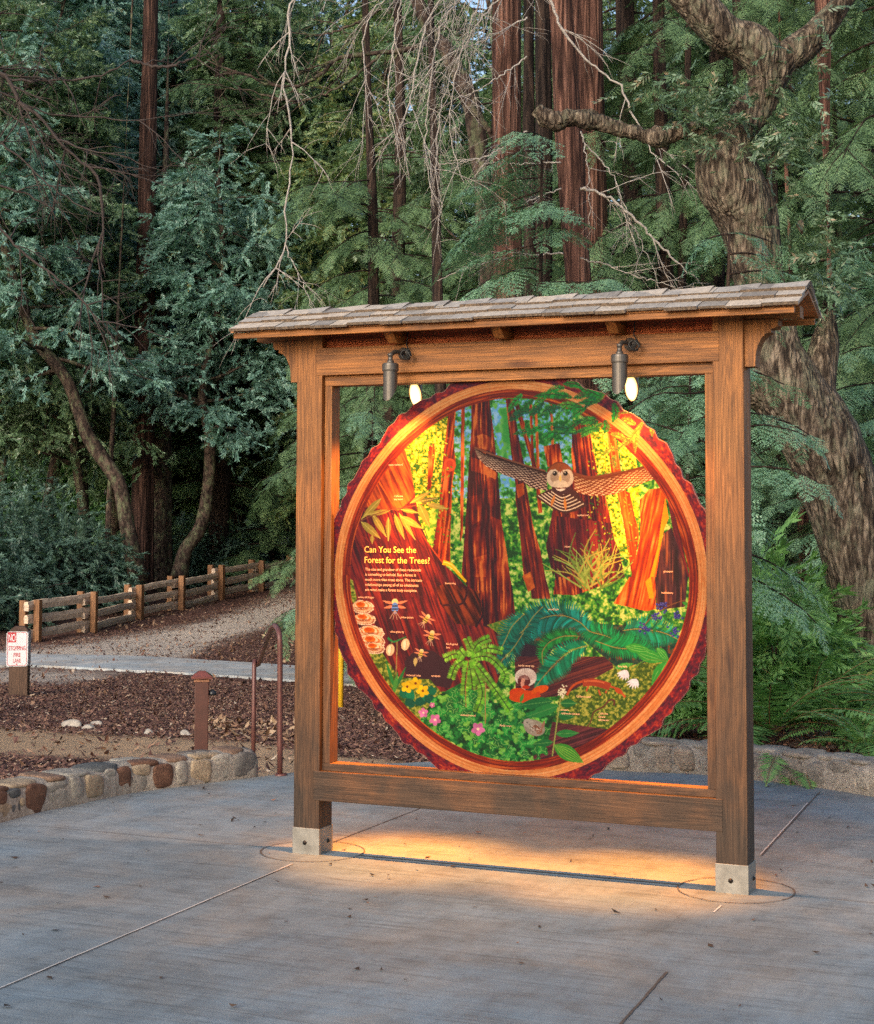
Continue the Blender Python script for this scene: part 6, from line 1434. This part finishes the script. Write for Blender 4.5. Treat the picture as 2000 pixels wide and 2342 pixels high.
# ---- trees whose trunks read on the left
P = G(300, 39.8); broad_tree(P, "grey tree leaning strongly to the left behind the fence", spine=S_px(P, [(318, 1330, 22), (292, 1205, 18), (275, 1112, 17), (240, 1055, 17), (202, 1000, 16.5), (180, 940, 15), (155, 872, 14), (125, 829, 14), (86, 782, 13), (56, 709, 12), (20, 600, 11), (-10, 480, 9), (-20, 330, 7), (10, 150, 5)], 39.8), rad=.17, limbs=34, z0=.42, spread=2.8, seed=11, name="leaning_bay_tree")
P = G(425, 43); broad_tree(P, "curved grey tree forking above the fence, right of the dark red redwood", spine=S_px(P, [(410, 1320, 20), (425, 1258, 16), (455, 1215, 15), (468, 1172, 14.5), (477, 1108, 14), (481, 1044, 13.5), (477, 979, 12.5), (464, 915, 11), (468, 850, 9.5), (490, 760, 8), (510, 600, 7), (500, 400, 5)], 43), rad=.14, limbs=38, z0=.38, spread=3.1, seed=12, leaf=BAY, name="curved_bay_tree")
PALE = mk_leaf('pale_bay_leaf', [(0, (.075, .165, .142)), (.5, (.16, .30, .262)), (.9, (.28, .44, .40)), (.97, (.22, .24, .10)), (1, (.30, .22, .08))], .30, .8)  # pale blue-green stands in for sky-lit leaf clusters
b0 = broad_tree(G(170, 46), "pale leaved bay tree nearest the second and third fence bays", 16, seed=27, limbs=66, spread=3.2, z0=.40, tm=SBL, leaf=PALE)
b1 = broad_tree(G(110, 49), "bay tree directly above the leftmost fence bays, pale leaf tips", 19, seed=21, limbs=84, spread=3.7, z0=.24)
b2 = broad_tree(G(640, 52), "bay tree crowding in behind the left kiosk post", 19, seed=22, limbs=82, spread=3.6, z0=.26)
b3 = broad_tree(G(750, 54), "yellow tinged tree above the left end of the roof", 17.5, seed=23, limbs=84, spread=3.6, z0=.16, leaf=BAYY, tm=SBL, sc=1.0, dens=1.1, group="yellow tinged trees over the roof")
OLIVE = mk_leaf('olive_leaf', [(0, (.055, .105, .055)), (.5, (.115, .195, .10)), (.9, (.20, .30, .16)), (1, (.28, .22, .07))], .38, .6)
LEAFMIX = [BAY, PALE, OLIVE, BAYY, OLIVE, PALE]
f1 = fir_tree(G(500, 48), "dark conifer behind the curved tree with layered hanging boughs", 24, .28, 17, .6, .26, 3.2, seed=31, tm=SFL, leaf=FIR, barkm=DARKBARK, group="conifers in the woods", dens=1.05)
f2 = fir_tree(G(1450, 26), "green conifer right of the redwood trunks above the roof", 20, .2, 11, .4, .20, 2.6, seed=32, barkm=DARKBARK, group="conifers in the woods", dens=.75)
f3 = fir_tree(G(1905, 21), "conifer with drooping sprays behind the oak's upper stem", 18, .15, 10, 1.0, .18, 2.4, seed=33, barkm=DARKBARK, group="conifers in the woods", dens=.8, droop=.22)
for src, u_, D, rz, s, lb in ((b0, 560, 50, 2.0, 1.15, "pale leaved bay tree above the curved tree"), (b0, -20, 46, 4.0, .95, "pale leaved bay tree over the fence end post"), (b0, 400, 56, 1.0, 1.35, "pale leaved bay tree high behind the dark red redwood"), (b1, 60, 60, .4, 1.25, "tallest bay tree at the back of the left woods"), (b2, 330, 62, 5.6, 1.3, "tall bay tree at the back, right of the dark red redwood"), (b1, 560, 62, 3.0, 1.3, "tall bay tree at the back above the roof's left corner"), (b1, -130, 42, 1.3, 1.02, "bay tree at the far left edge of the woods"), (b1, 250, 50, 2.6, 1.1, "bay tree behind the dark red redwood"), (b2, 420, 53, .7, 1.05, "bay tree farthest back, above the curved tree"), (b2, -20, 52, 3.9, 1.12, "bay tree behind the leaning grey tree"), (b1, 820, 52, 5.1, 1.1, "bay tree deep behind the left half of the roof"), (b2, 180, 43.5, 2.1, .8, "shorter bay tree close behind the second fence bay"), (b1, 560, 50, 4.2, .85, "bay tree right behind the curved tree"),
                              (b3, 900, 45, 2.2, 1.0, "yellow tinged tree behind the hanging dead twigs"), (b3, 1050, 40, 4.4, 1.1, "yellow tinged tree left of the leftmost redwood trunk"), (b3, 640, 58, 1.1, 1.15, "yellow tinged tree behind the left corner of the roof"), (b3, 1700, 30, 3.3, 1.0, "yellowish tree showing behind the oak's bend"), (b3, 1420, 36, 5.3, 1.1, "yellowish tree glimpsed between redwood trunks and the pale trunk"),
                              (f1, 380, 52, .9, .95, "dark conifer hugging the dark red redwood"), (f1, 600, 51, 2.0, .9, "low boughed dark conifer beside the left kiosk post"), (f1, 40, 58, 3.2, 1.1, "tall dark conifer at the back of the left woods"), (f1, 760, 58, 4.0, 1.1, "tall dark conifer behind the roof's left end"), (f1, 1000, 46, 5.0, 1.0, "dark conifer behind the bare twigs"), (f1, 1250, 42, 1.7, 1.0, "dark conifer filling the gaps between the redwood trunks"), (f1, 500, 49, 4.4, .55, "small drooping conifer over the fence by the curved tree"),
                              (f2, 1640, 24, 2.0, .95, "green conifer left of the oak's fork"), (f2, 1350, 30, 3.6, 1.05, "green conifer straight behind the widest redwood"), (f2, 1780, 31, 5.0, 1.1, "green conifer behind the fork of the oak"), (f2, 1560, 38, 1.0, 1.15, "green conifer far behind the pole thin trunk"), (f2, 2080, 27, .4, 1.1, "green conifer at the upper right edge"), (f2, 900, 36, 2.9, 1.0, "green conifer low behind the panel's left side"),
                              (f3, 2040, 18, 2.4, 1.0, "conifer with drooping sprays at the right edge"), (f3, 1690, 20, 4.0, .8, "smaller conifer with drooping sprays behind the right kiosk post"), (f3, 1830, 26, 5.5, 1.1, "conifer with drooping sprays behind the dark narrow trunk"), (f3, 1520, 22, 1.2, .85, "smaller conifer with drooping sprays seen through the frame's right side"), (f3, 1150, 26, .2, .9, "smaller conifer with drooping sprays behind the leftmost redwood"), (f3, 840, 25, 3.0, .8, "smaller conifer with drooping sprays seen through the frame's upper left corner")):
    c = move_copy(src, G(u_, D), rz, s, lb)
    if src in (b0, b1, b2, b3):                                       # neighbouring trees differ a little in leaf colour
        for ch in c.children:
            if ch.name.startswith("crown"): sl_ = ch.material_slots[0]; sl_.link = 'OBJECT'; sl_.material = LEAFMIX[int(abs(u_)+D*7) % len(LEAFMIX)]
# dense shrubs behind the fence
def shrub(P, H, W, seed, label, leaf=SHRUB, tm=None, n=340, name="shrub", grp="dark shrubs behind the fence"):
    r = np.random.default_rng(seed); root = tree_root(name, P, label, "shrub", grp); w = Wood(); out = ([], [])
    for k in range(16): C = curve(r, (r.normal(0, .12), r.normal(0, .12), -.1), (r.normal(0, .5), r.normal(0, .5), 1), H*r.uniform(.6, 1), 7, .3, -.03); w.tube(C, np.linspace(.022, .006, 8), 5)
    d = r.normal(0, 1, (n, 3)); d[:, 2] = np.abs(d[:, 2]); d /= np.linalg.norm(d, axis=1)[:, None]; q = r.uniform(.25, 1, n)[:, None]**.5; lump = .75+.5*n3(d*2.2+seed)[:, None]
    Pp = d*q*lump*np.array([W/2, W/2, H]); X = d*[1, 1, .35]+r.normal(0, .45, (n, 3)); X[:, 2] -= .25; instance(tm or SBL, Pp, X, r.normal(0, .4, n), r.uniform(.7, 1.2, n), r, out)
    w.build("stems", DARKTW, root); link("foliage", leaf_mesh("foliage", out), leaf, root); return root
s1 = shrub(G(-40, 38), 3.1, 4.2, 41, "tall dark shrub at the left edge behind the fence", n=900)
s2 = shrub(G(150, 39.3), 2.5, 3.6, 42, "rounded dark shrub above the first fence bay", n=760)
for src, u_, D, rz, s, lb in ((s2, 225, 41, 1.0, .6, "dark shrub above the second fence bay"), (s1, 40, 40.5, 2.2, 1.1, "dark shrub behind the rounded one"), (s2, 380, 46.5, 3.0, .8, "dark shrub under the dark red redwood"), (s2, 520, 48, 4.0, .75, "dark shrub under the curved tree"), (s1, 560, 51, .8, .7, "dark shrub behind the far fence rails"), (s2, -160, 35.5, 5.0, 1.0, "dark shrub beyond the sign post at the left edge"), (s2, 30, 36.3, 2.9, .55, "low dark shrub just behind the fence end post")):
    move_copy(src, G(u_, D), rz, s, lb)

# ---- ferns and undergrowth on the right
def fern(P, seed, nf=13, L=.85, label="", el=(.45, 1.15), az=None, name="fern", leafm=None, wd=.19):
    r = np.random.default_rng(seed); root = tree_root(name, P, label, "fern", "ferns behind the granite wall"); Q = []; tn = []; w = Wood()
    for k in range(nf):
        a = r.uniform(0, 6.28) if az is None else az[0]+r.uniform(-az[1], az[1]); e = r.uniform(*el); l = L*r.uniform(.7, 1.15); C = curve(r, (0, 0, .02), (math.cos(a)*math.cos(e), math.sin(a)*math.cos(e), math.sin(e)), l, 16, .06, -.085); w.tube(C, np.linspace(.005, .0018, 17), 4)
        n = 34; t = np.linspace(.12, 1, n); ii = np.clip((t*16).astype(int), 0, 15); g_ = (t*16-ii)[:, None]; B = C[ii]*(1-g_)+C[ii+1]*g_; T = C[ii+1]-C[ii]; T /= np.linalg.norm(T, axis=1)[:, None]; sd = np.cross(T, [0, 0, 1.]); sd /= np.linalg.norm(sd, axis=1)[:, None]; up = np.cross(sd, T)
        ln = wd*l*np.sin(np.pi*np.clip(t*.88+.14, 0, 1))**.8+.008
        for sg in (1, -1):
            dr = sd*sg*.93+T*.32-up*r.uniform(.0, .25, (n, 1)); tp = B+dr*(ln*r.uniform(.9, 1.05, n))[:, None]; Q.append(leaf_quads(B, tp, up+r.normal(0, .15, (n, 3)), np.full(n, .026*l))); tn.append(np.clip(r.uniform(.1, .75)+r.normal(0, .12, n), 0, 1) if r.random() > .012 else np.full(n, 1.0))
    w.build("stalks", plain("fern_stalk", lin(110, 90, 50), .7) if "FS" not in globals() else FS, root); link("fronds", leaf_mesh("fronds", (Q, tn)), leafm or FERN, root); return root
FS = plain("fern_stalk_brown", lin(104, 84, 48), .7)
fa = fern(at_z(1760, 1690, .13), 51, 20, 1.05, "tall bright green fern close to the right kiosk post")
fb = fern(at_z(1850, 1650, .15), 52, 18, .95, "bright fern right of the tallest one")
fc = fern(at_z(1800, 1735, .10), 53, 5, .75, "low fern arching its fronds over the granite wall", (.25, .6), (-.9, .7))
fd = fern(at_z(2030, 1600, .15), 54, 9, 1.1, "fern reaching a long frond in from the right edge", (.35, .7), (YAW*-1+3.3, .5))
for src, u_, v_, z_, rz, s, lb in ((fa, 1700, 1600, .15, 1.0, 1.1, "fern half hidden by the right kiosk post"), (fb, 1790, 1560, .2, 2.0, 1.2, "darker fern behind the tall bright one"), (fa, 1900, 1560, .2, 3.2, 1.0, "fern at the foot of the shaggy red trunk"), (fb, 1960, 1700, .13, 4.0, .65, "small fern on the duff near the right edge"), (fb, 1640, 1650, .12, 5.0, .8, "fern seen through the frame beside its right trim"), (fa, 1560, 1600, .2, .4, .95, "dark fern seen through the frame above the wall"), (fb, 1830, 1530, .25, 1.5, .8, "large fern farther back right of the kiosk post"), (fa, 1730, 1520, .25, 2.4, 1.2, "fern farther back right against the kiosk post"), (fb, 1985, 1725, .13, .9, .6, "small fern cut by the right edge"), (fa, 1480, 1590, .2, 4.9, .9, "fern in the shade behind the panel's lower right edge")):
    move_copy(src, at_z(u_, v_, z_), rz, s, lb)
h1 = shrub(at_z(1790, 1640, .13), .85, 1.0, 71, "bushy light green shrub right beside the right kiosk post", FERN, SB, 460, "huckleberry_shrub", "leafy shrubs among the ferns")
for src_scale, u_, v_, rz, s, lb in ((h1, 1860, 1600, 1.2, .9, "bushy green shrub behind the tall bright fern"), (h1, 1730, 1590, 2.4, 1.25, "taller bushy shrub half behind the right kiosk post"), (h1, 1590, 1640, 3.3, .8, "shaded bushy shrub seen through the frame above the wall")):
    move_copy(src_scale, at_z(u_, v_, .15), rz, s, lb)
# low conifer branches hanging near the right post and over the roof: part of young redwoods
def sapling(P, H, seed, label, L0=1.3, leaf=FIR, z0=.2, az0=None, azw=3.15, top=None, tm=None, step=.10, dens=1.1, droop=.2, rad=.035, sc=1.0): return fir_tree(P, label, H, rad, top or H, z0, step, L0, seed=seed, tm=tm or SFN, leaf=leaf, barkm=DARKBARK, name="young_redwood", group="young redwoods", dens=dens, droop=droop, seg=10, az0=az0, azw=azw, sc=sc, sub=1)
SPRAYG = mk_leaf("pale_spray_needles", [(0, (.09, .19, .115)), (.5, (.16, .30, .185)), (.93, (.23, .38, .23)), (1, (.30, .20, .10))])
y1 = sapling(G(1690, 11.6), 3.5, 61, "young redwood whose trunk is hidden by the right kiosk post", 1.15, SPRAYG, .9, tm=SF, sc=.8)
for u_, D, rz, s, lb in ((1585, 16.5, 1.1, .95, "young redwood seen through the frame beside its right trim"), (1900, 17, 2.2, .8, "young redwood under the oak's lean"), (2020, 16, 3.1, 1.2, "young redwood at the right edge above the ferns"), (1480, 19, 4.2, 1.1, "young redwood in the shade behind the panel's right half"), (860, 19, 5.1, 1.0, "young redwood seen through the frame's upper left corner"), (1700, 18.5, .5, 1.3, "young redwood right behind the right kiosk post")):
    move_copy(y1, G(u_, D), rz, s, lb)
y2 = sapling(G(1255, 15.8), 6.4, 66, "slim young redwood whose green sprays hang in front of the big trunks", 1.35, SPRAYG, 3.3, None, 3.15, 5.3, SF, .16, 1.0, .16, .03, 1.1)
# ---- deep woods, one mass closing the view
r = np.random.default_rng(91); n = 26000
X = r.uniform(-32, 34, n); D = r.uniform(60, 82, n); zmax = np.where(X < -4, 15, 19)*r.uniform(.4, 1.1, n); Z = ground_z(X, D)+zmax*r.random(n)**.85
Pp = np.stack([CAM[0]+RT[0]*X+HF[0]*D, CAM[1]+RT[1]*X+HF[1]*D, Z], -1); k = n3(Pp*.28) > .40; Pp = Pp[k]; out = ([], [])
instance(SBF, Pp, r.normal(0, 1, Pp.shape)*[1, 1, .4], r.normal(0, .5, len(Pp)), r.uniform(1.1, 2.2, len(Pp)), r, out)
tag(link("far_woods", leaf_mesh("far_woods", out), SHRUB), kind="stuff")
n = 9000; X = r.uniform(-26, 26, n); D = r.uniform(56, 60, n); Z = ground_z(X, D)+r.random(n)**1.3*6; Pp = np.stack([CAM[0]+RT[0]*X+HF[0]*D, CAM[1]+RT[1]*X+HF[1]*D, Z], -1); out = ([], [])
instance(SBF, Pp, r.normal(0, 1, Pp.shape)*[1, 1, .4], r.normal(0, .5, len(Pp)), r.uniform(1.0, 1.9, len(Pp)), r, out)
tag(link("understory", leaf_mesh("understory", out), mk_leaf("sunny_understory_leaf", [(0, (.07, .16, .07)), (.5, (.14, .30, .13)), (1, (.26, .42, .20))])), kind="stuff")  # leaf green brightened in colour to pass for sunlit undergrowth
# ================================================================ LIGHT
world = bpy.data.worlds.new("World"); scene.world = world; world.use_nodes = True
wn = world.node_tree.nodes; bg = wn["Background"]
sky = wn.new("ShaderNodeTexSky"); sky.sky_type = 'NISHITA'; sky.sun_disc = False
SUN_EL, SUN_AZ = math.radians(24), math.radians(186)
sky.sun_elevation = SUN_EL; sky.sun_rotation = SUN_AZ; sky.air_density = 1.0; sky.dust_density = 3.0; sky.ozone_density = 1.0
world.node_tree.links.new(sky.outputs[0], bg.inputs[0]); bg.inputs[1].default_value = SKY_S = 0.15
sl = bpy.data.lights.new("sun", 'SUN'); so = bpy.data.objects.new("sun", sl); COL.objects.link(so)
sl.energy = 0.72; sl.angle = math.radians(22); sl.color = (1, .98, .95)
dv = Vector((math.sin(SUN_AZ)*math.cos(SUN_EL), math.cos(SUN_AZ)*math.cos(SUN_EL), math.sin(SUN_EL)))
so.rotation_euler = dv.to_track_quat('Z', 'Y').to_euler(); so.location = (0, -4, 20)
scene.view_settings.view_transform = 'Standard'; scene.view_settings.look = 'None'
scene.view_settings.exposure = 0.95; scene.view_settings.gamma = 1.0
scene.render.engine = 'CYCLES'; cy = scene.cycles
cy.max_bounces = 6; cy.diffuse_bounces = 4; cy.glossy_bounces = 2; cy.transmission_bounces = 2; cy.transparent_max_bounces = 4
cy.caustics_reflective = False; cy.caustics_refractive = False; cy.sample_clamp_indirect = 2.5
cy.use_denoising = False; cy.use_adaptive_sampling = True; cy.adaptive_threshold = 0.015
